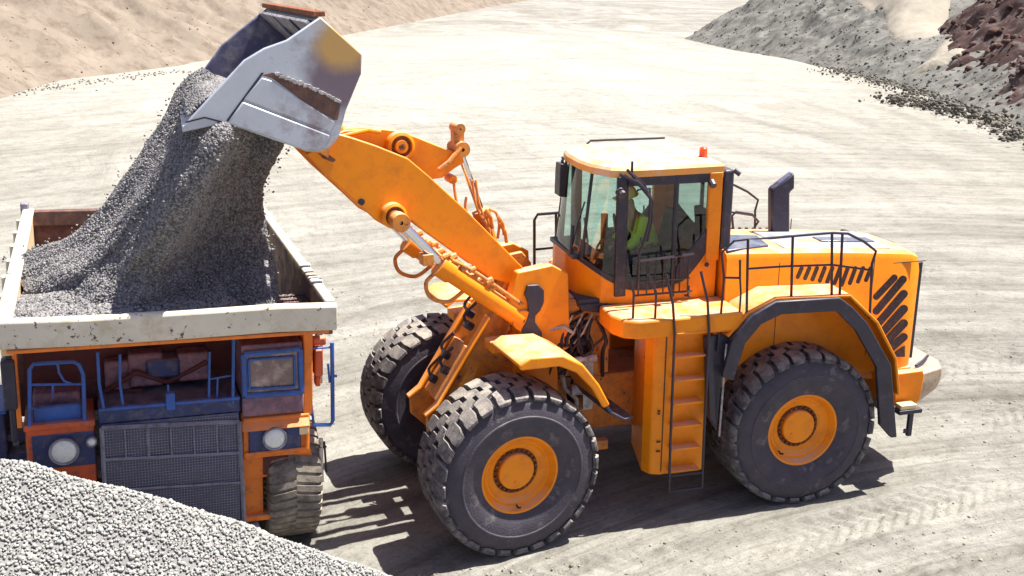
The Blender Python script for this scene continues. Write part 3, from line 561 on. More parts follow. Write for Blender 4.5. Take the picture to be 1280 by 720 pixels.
# ---- bucket
BY0,BY1=-.92,1.50
bo=xz([(400,21),(452,68),(451,92),(432,138),(423,172),(412,184),(398,190),(383,189),(340,174),(282,154),(228,165)],BY0,'F')
mouth=xz([(231,156),(240,145),(305,75),(330,60),(358,50)],BY0,'F')
m=MB('F')
shell=[bo[0],bo[1],bo[2],bo[3],bo[4],bo[5],bo[6],bo[7],bo[8],bo[9]]
m.strip(shell,BY0+.03,BY1-.03,.05)
bk=O('bucket',m,'steel',bevel=.008)
m=MB('F'); tip=bo[10]; ft=xz([(224,134)],BY1,'F')[0]; m.hexa([(bo[9][0],BY0-.0,bo[9][1]),(bo[9][0],BY1,bo[9][1]),(ft[0],BY1,ft[1]+.0),(tip[0],BY0,tip[1])],[(bo[9][0]+.02,BY0,bo[9][1]+.09),(bo[9][0]+.02,BY1,bo[9][1]+.09),(ft[0]-.0,BY1,ft[1]+.05),(tip[0],BY0,tip[1]+.05)])
O('cutting_edge',m,'steel',bk,bevel=.01)
side=[bo[0],bo[1],bo[2],bo[3],bo[4],bo[5],bo[6],bo[7],bo[8],bo[9],bo[10]]+mouth
sidemat=pmat('bucket_side_steel',(.46,.50,.57),.35,metal=.25,var=.08,scale=2,dirt=(.26,.22,.25),damt=.25,dscale=2.2,bump=.05,bscale=30)
nt=sidemat.node_tree; Lk=nt.links; b=nt.nodes['Principled BSDF']; src=b.inputs['Base Color'].links[0].from_socket
def patch(nt,src,b,c,r,col,wob,soft=.25):  # round tint with a noisy edge, mixed into the base colour
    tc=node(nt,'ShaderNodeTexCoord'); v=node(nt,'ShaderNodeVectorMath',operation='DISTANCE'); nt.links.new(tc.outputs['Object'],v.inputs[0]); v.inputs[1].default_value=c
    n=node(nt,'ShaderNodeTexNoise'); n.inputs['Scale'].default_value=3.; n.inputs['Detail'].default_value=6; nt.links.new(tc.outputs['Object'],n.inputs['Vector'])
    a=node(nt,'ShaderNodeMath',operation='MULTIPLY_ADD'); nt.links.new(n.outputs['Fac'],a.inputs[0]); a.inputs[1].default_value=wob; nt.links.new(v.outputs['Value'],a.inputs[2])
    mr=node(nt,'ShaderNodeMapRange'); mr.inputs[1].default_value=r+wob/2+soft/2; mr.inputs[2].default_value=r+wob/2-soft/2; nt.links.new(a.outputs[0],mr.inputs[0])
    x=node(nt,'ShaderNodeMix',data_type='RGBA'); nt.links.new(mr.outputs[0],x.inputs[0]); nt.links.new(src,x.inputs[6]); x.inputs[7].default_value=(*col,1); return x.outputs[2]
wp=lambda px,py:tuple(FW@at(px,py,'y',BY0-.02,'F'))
o1=patch(nt,src,b,wp(425,100),.34,(.17,.13,.17),.45,.22); o1=patch(nt,o1,b,wp(428,50),.25,(.50,.31,.11),.40,.20); Lk.new(o1,b.inputs['Base Color'])  # dark tone, then the warm gold reflection painted into the colour
far_px=xz([(224,134),(232,118),(247,97),(277,56),(296,40),(327,12)],BY1,'F')
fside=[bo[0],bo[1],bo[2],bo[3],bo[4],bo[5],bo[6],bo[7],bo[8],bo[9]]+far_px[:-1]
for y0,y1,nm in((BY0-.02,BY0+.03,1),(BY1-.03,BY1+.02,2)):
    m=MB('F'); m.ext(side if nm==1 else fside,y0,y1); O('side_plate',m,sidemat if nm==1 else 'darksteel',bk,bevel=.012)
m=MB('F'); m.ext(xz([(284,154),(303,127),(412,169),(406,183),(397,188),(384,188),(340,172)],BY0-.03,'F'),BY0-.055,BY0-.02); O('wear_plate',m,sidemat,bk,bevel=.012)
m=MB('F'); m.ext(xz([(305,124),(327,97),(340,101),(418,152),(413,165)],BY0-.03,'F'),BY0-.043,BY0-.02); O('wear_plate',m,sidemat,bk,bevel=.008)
m=MB('F'); m.ext(xz([(328,94),(340,91),(352,93),(376,103),(426,130),(422,150),(418,150),(380,127),(342,99)],BY0-.03,'F'),BY0-.030,BY0-.02); O('rust_band',m,'rust2',bk)
m=MB('F'); rr_=random.Random(3)
for k in range(90):
    t=k/89; q=at(345+t*80,93+t*t*10+t*24+rr_.uniform(-1.5,2),'y',BY0-.03,'F'); s=rr_.uniform(.006,.017); m.box(q.x-s,q.x+s,BY0-.04-s*.6,BY0-.02,q.z-s*.7,q.z+s*.7)
O('stuck_grit',m,'grit',bk)
m=MB('F'); m.ext(xz([(280,155),(283,155),(330,91),(327,91)],BY0-.03,'F'),BY0-.028,BY0-.02); m.ext(xz([(232,152),(256,146),(283,153),(282,155),(256,148),(232,154)],BY0-.03,'F'),BY0-.028,BY0-.02); O('weld_seam',m,'rail',bk)
# spill guard and inner back sheet
m=MB('F'); a=bo[0]; m.box(a[0]-.06,a[0]+.06,BY0+.03,BY1+.02,a[1]+.0,a[1]+.05); O('spill_guard',m,'rust',bk,bevel=.01)
inn=[(bo[0][0]-.10,bo[0][1]-.03),(bo[1][0]-.10,bo[1][1]-.05),(bo[2][0]-.08,bo[2][1]),(bo[3][0]-.08,bo[3][1]+.03)]
m=MB('F'); m.strip(inn,BY0+.06,BY1-.06,.03); O('inner_sheet',m,'scrape',bk)
m=MB('F')
for y in(-.2,.6): m.hexa([(bo[0][0]-.12,y,bo[0][1]-.04),(bo[0][0]-.12,y+.02,bo[0][1]-.04),(bo[1][0]-.12,y+.02,bo[1][1]-.1),(bo[1][0]-.12,y,bo[1][1]-.1)],[(bo[0][0]-.135,y,bo[0][1]-.06),(bo[0][0]-.135,y+.02,bo[0][1]-.06),(bo[1][0]-.135,y+.02,bo[1][1]-.12),(bo[1][0]-.135,y,bo[1][1]-.12)])
O('sheet_joint',m,'darksteel',bk)
m=MB('F')  # hinge ears behind the bucket
for y in(-.33,.33): m.ext([(bo[3][0]-.02,bo[3][1]),(bo[4][0]-.02,bo[4][1]),(bo[6][0],bo[6][1]),(-3.55,4.30),(-3.50,4.50)],y-.10,y+.10)
O('hinge_ear',m,'orange_dirty',bk,bevel=.01)
# ================= rear half
# ---- belly, engine and frame core
m=MB('R'); m.box(1.45,5.2,-.42,.42,.75,1.45); m.box(2.6,5.3,-.62,.62,1.2,2.6); O('rear_frame',m,'orange_dirty',bevel=.02)
m=MB('R')
m.box(.85,1.62,-.62,-.56,1.55,2.48); m.box(.85,1.62,.56,.62,1.55,2.48); m.box(.80,1.7,-.56,.56,2.40,2.5); m.box(.95,1.5,-.5,.5,.85,1.05)
m.box(1.30,1.38,-.56,.56,1.05,2.4); m.box(.9,1.6,-.55,.55,1.5,1.56); m.box(1.0,1.6,-.75,-.65,.62,.74)
m.cyl((1.0,0,.8),(1.0,0,2.2),.12,18)
O('articulation_joint',m,'orange_dirty',bevel=.012)
m=MB('R'); rr_=random.Random(5)
m.box(1.0,1.29,-.52,.1,1.62,2.32)
for k in range(5): m.cyl((.9+.12*k,-.66,1.75+.12*(k%2)),(.9+.12*k,-.50,1.75+.12*(k%2)),.06,12)
m.cyl((.75,-.5,1.9),(1.4,-.55,1.95),.11,16); m.cyl((.75,-.5,1.58),(1.4,-.52,1.62),.10,16); m.cyl((.2,-.1,1.1),(1.4,-.1,1.1),.09,12)
O('valve_block',m,'black',bevel=.01)
m=MB('R')
for k in range(16):
    y=-.66-.05*rr_.random(); x0=.72+.05*k; z0=2.36-rr_.random()*.25; x1=x0-.20+.3*rr_.random(); z1=1.35+rr_.random()*.5
    m.hose([(x0,y,z0),(x0+.08*rr_.uniform(-1,1),y-.07,z0-.2),((x0+x1)/2,y-.05,(z0+z1)/2),(x1,y+.04,z1)],rr_.choice((.014,.018,.023)),7)
for k in range(7): 
    z=2.38-.08*k; m.hose([(.35,-.35,z-.1),(.62,-.62,z-.02),(.95,-.68,z-.12-.03*k),(1.35,-.62,z)],.020,7)
O('hydraulic_hose',m,'hose')
m=MB('R')
for k in range(6):
    x0=.78+.12*k; m.tube([(x0,-.70,2.33),(x0-.12,-.73,2.12),(x0-.22,-.70,1.98)],.013,6)
m.tube([(.72,-.74,2.18),(1.02,-.76,2.22),(1.12,-.74,2.14)],.022,6); m.tube([(1.02,-.72,1.6),(1.05,-.73,1.45),(1.2,-.72,1.3),(1.22,-.70,.9)],.03,8); m.box(1.0,1.16,-.72,-.66,1.05,1.2); m.box(1.28,1.4,-.72,-.66,1.15,1.75)
m.cyl((1.15,-.74,1.78),(1.42,-.74,1.8),.05,10); m.cyl((1.12,-.74,1.42),(1.44,-.74,1.42),.06,10)
O('hydraulic_pipe',m,'scrape')
# ---- step and tank boxes with ladder
def mirrored(fn):
    fn(-1); fn(1)
def tank(s):
    m=MB('R'); ys=sorted((s*.55,s*1.30)); 
    m.extz([(2.02,s*.42),(1.86,s*1.16),(1.92,s*1.28),(2.02,s*1.32),(2.58,s*1.32),(2.58,s*.42)][::(1 if s<0 else -1)],.50,2.22)
    t=O('tank_box',m,'orange',bevel=.02)
    m=MB('R')
    for z in(1.9,.62): m.cyl((1.88,s*1.10,z),(1.875,s*1.14,z),.012,8)
    m.extz([(2.033,s*1.322),(2.033,s*1.327),(2.045,s*1.327),(2.045,s*1.322)],.55,2.2)
    for z in(1.27,1.30,.80,.92): m.box(1.97,2.0+.02*(z<1),s*1.325-.004,s*1.325+.004,z,z+.018)
    O('stencil_mark',m,'rail',t)
    # recessed step panel between ladder rails
    m=MB('R')
    for k in range(7):
        z=.58+k*.28; y0,y1=sorted((s*1.335,s*1.47))
        m.box(2.10,2.46,y0,y1,z,z+.022)
    O('step',m,'orange',t,bevel=.004)
    m=MB('R'); y=s*1.49
    for x in(2.07,2.48): 
        m.tube([(x+.01,y,.36),(x,y,1.0),(x-.01,y,2.3),(x-.03,y-s*.04,2.62),(x-.10,y-s*.10,2.95)],.016,8)
    m.tube([(2.07,y,.37),(2.48,y,.37)],.016,8); m.tube([(2.07,y,.565),(2.48,y,.565)],.016,8)
    O('ladder',m,'rail',t)
mirrored(tank)
# ---- deck beside the cab and over the tank
def deck(s):
    m=MB('R'); pl=[(1.42,s*.80),(1.42,s*1.20),(1.50,s*1.38),(1.66,s*1.46),(2.90,s*1.46),(2.90,s*.80)]
    m.extz(pl[::(1 if s<0 else -1)],2.24,2.46); d=O('deck',m,'orange',bevel=.03)
    m=MB('R'); y=s*1.42
    for a,b2 in (((1.62,s*1.35),(1.64,s*1.30)),((1.86,s*1.40),(1.84,s*1.36))): m.tube([(*a,2.46),(a[0],a[1],2.75),(b2[0]-.06,b2[1],2.95)],.014,7)
    O('grab_rail',m,'rail',d)
mirrored(deck)
# ---- rear fender: inner arch, sloping top, black flare and mud guard
def fender(s):
    y0,y1=sorted((s*.92,s*1.47))
    m=MB('R'); line=[(2.70,2.20),(2.95,2.46),(3.28,2.60),(4.22,2.56),(4.62,2.20),(4.92,1.72),(5.02,1.25)]
    m.strip(line,y0,y1,.035)
    f=O('rear_fender',m,'orange',bevel=.01)
    m=MB('R'); m.ext([(2.78,1.35),(2.80,2.2),(3.0,2.43),(3.3,2.56),(4.2,2.53),(4.58,2.18),(4.88,1.70),(5.0,1.25)],*sorted((s*.90,s*.93))); O('wheel_well',m,'orange_dirty',f)
    yf=-1.49
    outer=xz([(901,470),(913,425),(930,404),(938,394),(968,376),(1048,371),(1064,383),(1082,402),(1112,455),(1119,545),(1112,546),(1098,530)],-1.49,'R')
    inner=xz([(1098,525),(1094,458),(1068,412),(1044,388),(975,392),(950,404),(930,428),(915,475)],-1.49,'R')
    m=MB('R'); m.ext(outer+inner,*sorted((s*1.465,s*1.53))); fl=O('fender_flare',m,'black',f,bevel=.012)
    m=MB('R')
    tk=[(x,z) for x,z in outer[1:10]]
    m.strip(tk,*sorted((s*1.38,s*1.50)),.03); O('flare_lip',m,'black',fl)
    m=MB('R'); q=xz([(880,420),(916,418),(913,440),(903,470),(896,540),(884,520)],-1.40,'R'); m.ext(q,*sorted((s*1.36,s*1.40)))
    m.ext(xz([(880,420),(888,422),(892,530),(884,520)],-1.40,'R'),*sorted((s*1.40,s*1.47))); O('mud_guard',m,'black',f,bevel=.01)
    m=MB('R'); m.tube([at(908,430,'y',-1.47),at(899,545,'y',-1.47)] if s<0 else [Vector((2.7,1.47,2.1)),Vector((2.72,1.47,1.0))],.012,6); O('guard_stay',m,'scrape',f)
mirrored(fender)
# fender inner liner filling between well and hood
# ---- engine hood
HS=1.0
def hoodsec(x,zt,hs=HS,zb=1.38): return [(x,-hs,zb),(x,-hs,zt-.08),(x,-hs+.03,zt-.02),(x,-hs+.10,zt+.01),(x,-.5,zt+.025),(x,0,zt+.01),(x,.5,zt-.08),(x,hs-.10,zt-.19),(x,hs-.03,zt-.23),(x,hs,zt-.30),(x,hs,zb)]
m=MB('R'); secs=[hoodsec(2.88,3.02),hoodsec(3.3,3.0),hoodsec(4.2,2.95),hoodsec(5.0,2.885),hoodsec(5.32,2.85,.985),hoodsec(5.44,2.80,.95),hoodsec(5.50,2.68,.90)]
vs=[];fs=[]
for sct in secs: vs+=sct
n=len(secs[0])
for i in range(len(secs)-1): fs+=[(i*n+k,i*n+(k+1)%n,(i+1)*n+(k+1)%n,(i+1)*n+k) for k in range(n)]
fs+=[tuple(range(n)),tuple(range(len(vs)-1,len(vs)-1-n,-1))]
m.add(vs,fs); hood=O('engine_hood',m,'orange',ang=30)
def capsule(px0,py0,px1,py1,wpx):
    d=Vector((px1-px0,py1-py0)).normalized(); nn=Vector((-d.y,d.x))*wpx/2; out=[]
    for k in range(7):
        t=math.pi*k/6; out.append((px1+nn.x*math.cos(t)+d.x*math.sin(t)*wpx/2,py1+nn.y*math.cos(t)+d.y*math.sin(t)*wpx/2))
    for k in range(7):
        t=math.pi*k/6; out.append((px0-nn.x*math.cos(t)-d.x*math.sin(t)*wpx/2,py0-nn.y*math.cos(t)-d.y*math.sin(t)*wpx/2))
    return out
vm=pmat('vent_black',(.03,.02,.035),.55,var=.4,dirt=(.12,.06,.03),damt=.3,dscale=20)
slots=[((1095,371),(1118,347),8),((1095,389),(1129,349),9),((1095,407),(1130,367),9.5),((1099,420),(1130,386),10),((1103,432),(1130,404),10),((1108,440),(1130,421),9.5)]
for a_,b2,wd in slots:
    pp=xz(capsule(*a_,*b2,wd),-1.0,'R')
    for s in(-1,1): m=MB('R'); m.ext(pp,*sorted((s*.992,s*1.004))); O('vent_slot',m,vm,hood)
pp=xz([(1113,444),(1131,432),(1131,446),(1118,446)],-1.0,'R')
for s in(-1,1): m=MB('R'); m.ext(pp,*sorted((s*.992,s*1.004))); O('vent_slot',m,vm,hood)
for k in range(10):
    x=1000+k*9.6; L_=12+ (k*1.6 if k<6 else 10-(k-6)*2)
    pp=xz(capsule(x-L_*.25,335+L_*.95,x+2,335,5),-1.0,'R')
    for s in(-1,1): m=MB('R'); m.ext(pp,*sorted((s*.992,s*1.004))); O('vent_slot',m,vm,hood)
m=MB('R') # panel joints of the hood doors
for x in(3.55,4.80):
    m.box(x-.004,x+.004,-1.003,-.99,1.6,2.86); m.box(x-.004,x+.004,.99,1.003,1.6,2.86)
m.box(5.06,5.5,-1.003,-.99,2.745,2.752); O('panel_joint',m,'rail',hood)
m=MB('R') # dark covers on the hood top, just behind the cab, and a strip along it
m.hexa([(2.90,-.96,3.045),(3.50,-.80,3.03),(3.58,-.35,3.035),(2.90,-.25,3.06)],[(2.90,-.96,2.98),(3.50,-.80,2.98),(3.58,-.35,2.98),(2.90,-.25,2.98)])
m.hexa([(4.30,-.60,2.98),(5.05,-.60,2.925),(5.05,-.40,2.925),(4.30,-.40,2.98)],[(4.30,-.60,2.9),(5.05,-.60,2.85),(5.05,-.40,2.85),(4.30,-.40,2.9)])
O('hood_cover',m,'bluefilm',hood,bevel=.01)
m=MB('R'); m.hexa([(3.66,-.86,3.005),(5.10,-.86,2.905),(5.10,-.05,2.912),(3.66,-.05,3.015)],[(3.66,-.86,2.9),(5.10,-.86,2.8),(5.10,-.05,2.8),(3.66,-.05,2.9)]); O('hood_glare_sheet',m,'hoodglare',hood,bevel=.01)  # added grey-blue sheet paints the whitish glare on the hood top
m=MB('R'); m.box(5.49,5.56,-.88,.88,1.45,2.70); m.box(5.555,5.575,-.7,.7,1.6,2.6); O('rear_grille',m,'black',bevel=.02)
# lower side panel between fender and counterweight
m=MB('R'); m.ext([(5.0,1.38),(5.48,1.38),(5.46,.98),(5.05,.98)],-.99,.99); O('lower_panel',m,'orange',bevel=.01)
# ---- counterweight
m=MB('R')
pl=[(5.05,-1.15),(5.52,-1.18),(5.88,-1.06),(6.02,-.80),(6.02,0),(6.02,.80),(5.88,1.06),(5.52,1.18),(5.05,1.15)]
def ring(z,sc): return [(5.05+(x-5.05)*sc,y,z) for x,y in pl]
rg=[ring(.86,.42),ring(.90,.6),ring(1.08,.93),ring(1.20,1.0),ring(1.33,1.0),ring(1.36,.97)]
vs=sum(rg,[]); n=len(pl); fs=[(i*n+k,i*n+(k+1)%n,(i+1)*n+(k+1)%n,(i+1)*n+k) for i in range(len(rg)-1) for k in range(n)]+[tuple(range(n)),tuple(range(len(vs)-1,len(vs)-1-n,-1))]
m.add(vs,fs); cwt=O('counterweight',m,'bumperwt',bevel=.02,ang=30)
m=MB('R'); 
for s in(-1,1): m.ext([(5.14,1.40),(5.50,1.41),(5.53,1.34),(5.50,1.0),(5.22,.92),(5.14,1.0)],*sorted((s*1.10,s*1.20)))
O('counterweight_cheek',m,'orange',cwt,bevel=.015)
m=MB('R'); 
for s in(-1,1): m.box(5.10,5.42,*sorted((s*1.2,s*1.38)),.93,.985); m.box(5.27,5.33,*sorted((s*1.30,s*1.35)),.62,.93); m.box(5.22,5.27,*sorted((s*1.32,s*1.34)),.66,.72)
O('lamp_bracket',m,'black',bevel=.008)
m=MB('R')
for s in(-1,1): m.box(5.12,5.34,*sorted((s*1.25,s*1.37)),.99,1.05)
O('tail_lamp',m,'clearlens',bevel=.01)
m=MB('R'); m.tube([(5.52,-1.02,1.40),(5.7,-.92,1.42),(5.88,-.75,1.40)],.018,8); O('counterweight_rail',m,'rail')
# ---- exhaust stack
m=MB('R'); ex=[(965,237),(994,216),(994,236),(988,241),(988,300),(965,300)]
m.ext(xz(ex,-.10,'R'),-.10,.03); O('exhaust_stack',m,'black',bevel=.03)
m=MB('R'); p0=at(968,236,'y',-.105); p1=at(993,218,'y',-.105); m.hexa([(p0.x+.02,-.085,p0.z+.02),(p1.x-.01,-.085,p1.z+.01),(p1.x-.01,.015,p1.z+.01),(p0.x+.02,.015,p0.z+.02)],[(p0.x+.02,-.07,p0.z-.01),(p1.x-.01,-.07,p1.z-.02),(p1.x-.01,.07,p1.z-.02),(p0.x+.02,.07,p0.z-.01)]); O('exhaust_mouth',m,'darksteel')
# ---- deck handrails
def T3(lst,y,r=.016): m.tube([at(a,b,'y',y) for a,b in lst],r,8)
for s in(-1,1):
    m=MB(Matrix.Scale(-s if s>0 else 1,4,(0,1,0)) if s>0 else 'R')
    Y=-1.43
    T3([(933,405),(935,299),(965,297.5),(991,295),(1040,291),(1060,292),(1080,302),(1095,314),(1090,330),(1087,398)],Y)
    T3([(991,295),(989,371)],Y); T3([(1040,291),(1039.5,369)],Y); T3([(1053,292),(1049.5,369)],Y); T3([(925,325),(925,347)],Y,.013)
    T3([(935,336),(980,333),(1040,331),(1091,338)],Y,.013)
    T3([(897,440),(903,371),(905,347),(902,316),(918,301),(935,299)],Y,.014); T3([(905,347),(925,347.5)],Y,.013); T3([(925,347),(926,367),(923,410)],Y,.012)
    O('handrail',m,'rail')
m=MB('R'); T3([(668,352),(668,275),(672,268),(697,266),(703,266)],1.15,.02); T3([(695,268),(695,345)],1.15,.018); T3([(668,312),(700,309)],1.15,.016); O('handrail',m,'rail')
m=MB('R'); T3([(917,292),(915,270),(920,265),(940,268),(948,277),(943,284)],.95,.017); m.box(3.32,3.42,.9,1.0,2.95,3.12); O('mirror_arm',m,'rail')
# ================= cab
def outline(zf,grow=0.):
    g=grow; return [(2.84+g,-.82-g),(1.72,-.83-g),(1.46-g*.5,-.75-g*.8),(1.26-g*.9,-.48-g*.4),(1.20-g,-.2),(1.20-g,.2),(1.26-g*.9,.48+g*.4),(1.46-g*.5,.75+g*.8),(1.72,.83+g),(2.84+g,.82+g)]
ol=outline(0)
def rail_u(px,py): return at(px,py,'y',-.86)
# orange lower band with the sweeping top edge
def zedge(x,y):  # height of the top edge of the orange band
    xs=[1.10,1.25,1.5,1.75,2.0,2.25,2.45,2.62,2.74,2.80,2.9]; zs=[2.98,2.92,2.75,2.62,2.60,2.62,2.68,2.88,3.05,3.08,3.08]; return float(np.interp(x,xs,zs))
m=MB('R'); pts=[]
def refine(ol,step=.06):
    out=[]
    for i in range(len(ol)-1):
        a,b=Vector(ol[i]),Vector(ol[i+1]); n=max(1,int((b-a).length/step)); out+=[tuple(a+(b-a)*k/n) for k in range(n)]
    return out+[ol[-1]]
ro=refine(ol); n=len(ro)
vo=[(x-.01,y*1.012,2.46) for x,y in ro]+[(x,y,zedge(x,y)) for x,y in ro]; vi=[(x+.05 if x<1.5 else x,y*.95,2.46) for x,y in ro]+[(x+.05 if x<1.5 else x,y*.95,zedge(x,y)) for x,y in ro]
vs=vo+vi; fs=[]
for i in range(n-1): fs+=[(i,i+1,n+i+1,n+i),(2*n+i,3*n+i,3*n+i+1,2*n+i+1),(n+i,n+i+1,3*n+i+1,3*n+i),(i,2*n+i,2*n+i+1,i+1)]
fs+=[(0,n,3*n,2*n),(n-1,3*n-1,4*n-1,2*n-1)]
m.add(vs,fs); m.extz([(p[0],p[1]*.96) for p in ol],2.44,2.50); cab=O('cab',m,'orange',bevel=.006,ang=30)
# lower belly of the cab hanging below deck level in front
m=MB('R'); m.ext([(1.20,2.47),(1.22,2.40),(1.75,2.30),(2.80,2.34),(2.86,2.47)],-.79,.79); O('cab_base',m,'black',cab,bevel=.01)
# pillars
def pillar(name,a,b,w,mat,z0=2.6,z1=3.93):
    m=MB('R'); m.hexa([(a[0]-w[0]/2,a[1]-w[1]/2,z0),(a[0]+w[0]/2,a[1]-w[1]/2,z0),(a[0]+w[0]/2,a[1]+w[1]/2,z0),(a[0]-w[0]/2,a[1]+w[1]/2,z0)],[(b[0]-w[0]/2,b[1]-w[1]/2,z1),(b[0]+w[0]/2,b[1]-w[1]/2,z1),(b[0]+w[0]/2,b[1]+w[1]/2,z1),(b[0]-w[0]/2,b[1]+w[1]/2,z1)]); return O(name,m,mat,cab,bevel=.01)
for s in(-1,1):
    pillar('pillar',(1.66,s*.81),(1.66,s*.81),(.13,.06),'black',2.55); pillar('pillar',(2.30,s*.82),(2.30,s*.82),(.045,.05),'black',2.5)
    pillar('pillar',(2.77,s*.81),(2.77,s*.81),(.16,.08),'orange',2.9); pillar('pillar',(1.30,s*.50),(1.42,s*.47),(.035,.035),'black',2.9)
for s in(-1,1):   # dark sill following the orange edge, door lower frame
    m=MB('R')
    xs=np.linspace(1.28,2.76,26)
    def yy(x): return float(np.interp(x,[1.20,1.26,1.46,1.72,2.84],[.2,.48,.75,.83,.82]))
    for i in range(len(xs)-1):
        a,b=xs[i],xs[i+1]; m.hexa([(a,s*(yy(a)-.035),zedge(a,0)-.03),(b,s*(yy(b)-.035),zedge(b,0)-.03),(b,s*(yy(b)-.035),zedge(b,0)+.07),(a,s*(yy(a)-.035),zedge(a,0)+.07)],[(a,s*(yy(a)-.01),zedge(a,0)-.03),(b,s*(yy(b)-.01),zedge(b,0)-.03),(b,s*(yy(b)-.01),zedge(b,0)+.07),(a,s*(yy(a)-.01),zedge(a,0)+.07)])
    hd=MB('R'); hd.box(1.70,2.72,*sorted((s*.78,s*.84)),3.82,3.92); O('door_header',hd,'black',cab)
    O('door_frame',m,'black',cab); m=MB('R')
    m.ext([(2.33,2.66),(2.48,2.72),(2.70,3.02),(2.71,3.30),(2.60,3.16),(2.34,2.86)],*sorted((s*.775,s*.828)))
    O('door_corner_panel',m,'black',cab)
m=MB('R'); m.box(1.21,1.55,-.45,.45,2.92,2.97); O('windscreen_sill',m,'black',cab)
m=MB('R')
for x in(2.97,): m.extz([(2.86,-.86),(3.00,-.83),(3.00,-.60),(2.86,-.62)],3.02,3.95); m.extz([(2.86,.60),(3.00,.60),(3.00,.83),(2.86,.86)],3.02,3.95)
m.box(2.86,2.90,-.6,.6,2.9,3.9); O('rear_column',m,'black',cab,bevel=.03)
# windscreen and glass all round
m=MB('R'); gl=[(x,y*.975) for x,y in refine(outline(0)[1:9],.12)]; n=len(gl)
vs=[(x+.012,y,2.55 if x>1.5 else 2.85) for x,y in gl]+[(1.72-(1.72-x)*.68,y*.98,3.93) for x,y in gl]; m.add(vs,[(i,i+1,n+i+1,n+i) for i in range(n-1)]); O('windscreen',m,'glass',cab)
for s in(-1,1):
    m=MB('R'); y=s*.815; m.add([(1.72,y,2.6),(2.28,y,2.6),(2.28,y,3.84),(1.72,y,3.84)],[(0,1,2,3)]); m.add([(2.32,y,2.75),(2.70,y,3.1),(2.70,y,3.84),(2.32,y,3.84)],[(0,1,2,3)]); O('door_glass',m,'glass',cab)
m=MB('R'); m.add([(2.84,-.78,2.9),(2.84,.78,2.9),(2.84,.78,3.9),(2.84,-.78,3.9)],[(0,1,2,3)]); O('rear_window',m,'glass',cab)
# roof
m=MB('R'); lv=[(3.91,-.01),(3.925,.03),(3.995,.03),(4.025,.0),(4.05,-.14),(4.065,-.40)]
rings=[]
base=[(1.72-(1.72-x)*.68 if x<1.72 else x,y) for x,y in refine(outline(0),.25)]
base=base+[(2.86,.42),(2.87,0),(2.86,-.42)]
cx,cy=2.05,0
for z,g in lv:
    rr2=[]
    for x,y in base:
        d=Vector((x-cx,y-cy)); l=d.length; d=d/l; rr2.append((cx+d.x*(l+g)+( .0),cy+d.y*(l+g),z+(.02*(x-1.6) if z>3.95 else 0)*0))
    rings.append(rr2)
n=len(base); vs=sum(rings,[]); fs=[(i*n+k,i*n+(k+1)%n,(i+1)*n+(k+1)%n,(i+1)*n+k) for i in range(len(rings)-1) for k in range(n)]+[tuple(range(n)),tuple(range(len(vs)-1,len(vs)-1-n,-1))]
m.add(vs,fs); roofmat=pmat('pale_orange_roof',(.80,.36,.08),.6,var=.05,dust=.75,dirt=(.62,.55,.44),damt=.25,dscale=2)  # roof in a paler orange than the body
roof=O('roof',m,roofmat,cab,ang=25)
m=MB('R'); m.tube([(1.75,.70,4.05),(1.80,.72,4.085),(2.78,.72,4.08)],.014,8); O('roof_bar',m,'rail',roof)
m=MB('R'); m.lathe([(.001,.0),(.055,0),(.055,.02),(.048,.03),(.045,.12),(.03,.135),(.001,.138)],(2.74,-.52,4.03),(0,0,1),20); be=O('beacon',m,'beacon',roof); m=MB('R'); m.lathe([(.06,0),(.06,.05),(.001,.05)],(2.74,-.52,3.99),(0,0,1),20); O('beacon_base',m,'black',be)
m=MB('R'); p=at(790,213,'y',-.90); m.tube([(p.x,-.9,p.z-.05),(p.x,-.9,p.z+.10)],.015,6); m.tube([(p.x,-.9,p.z-.03),(p.x+.12,-.98,p.z-.15),(p.x+.2,-1.0,p.z-.3)],.012,6); O('antenna',m,'rail',roof)
# mirror brackets, wiper, door railing
m=MB('R')
T3([(780,219),(800,232),(813,248),(812,275),(806,300),(799,316),(797,360)],-1.02,.018); T3([(775,218),(797,228),(809,240)],-1.02,.02); T3([(784,212),(806,236),(815,250),(815,274),(809,302)],-1.0,.016)
O('mirror_bracket',m,'rail',cab)
m=MB('R')
for k in range(7): x=1.84+k*.10; m.tube([(x,-.93,2.58),(x,-.93,2.98)],.010,6)
m.tube([(1.80,-.93,2.58),(2.50,-.93,2.58)],.013,6); m.tube([(1.80,-.93,2.98),(2.50,-.93,3.02)],.015,6); m.tube([(1.82,-.93,2.74),(2.46,-.93,2.74)],.010,6)
O('door_grille',m,'rail',cab)
m=MB('R'); 
for a,c in(((1.98,2.55),(2.0,2.36)),): pass
T3([(861,357),(860,371)],-.89,.014); T3([(856,369),(862,371)],-.89,.014); O('door_handle',m,'rail',cab)
m=MB('R'); p=at(884,331,'y',-.88); m.lathe([(.001,0),(.028,0),(.028,.01),(.001,.01)],(p.x,-.862,p.z),(0,-1,0),16); O('lock',m,'rail',cab)
m=MB('R')
p=[at(731,232+20,'y',-.45),at(722,280,'y',-.45),at(714,312,'y',-.45)]; m.tube(p,.010,6); m.tube([at(716,282,'y',-.45),at(713,318,'y',-.45)],.022,6); O('wiper',m,'rail',cab)
m=MB('R'); q=xz([(697,203),(706,203),(707,215),(702,244),(695,243),(696,215)],.35,'R'); m.ext(q,.22,.42); m.tube([at(703,199,'y',.3),at(703,207,'y',.3)],.02,6); m.tube([at(705,200,'y',.3),Vector((1.3,.3,3.98))],.015,6); O('mirror',m,'black',cab,bevel=.02)
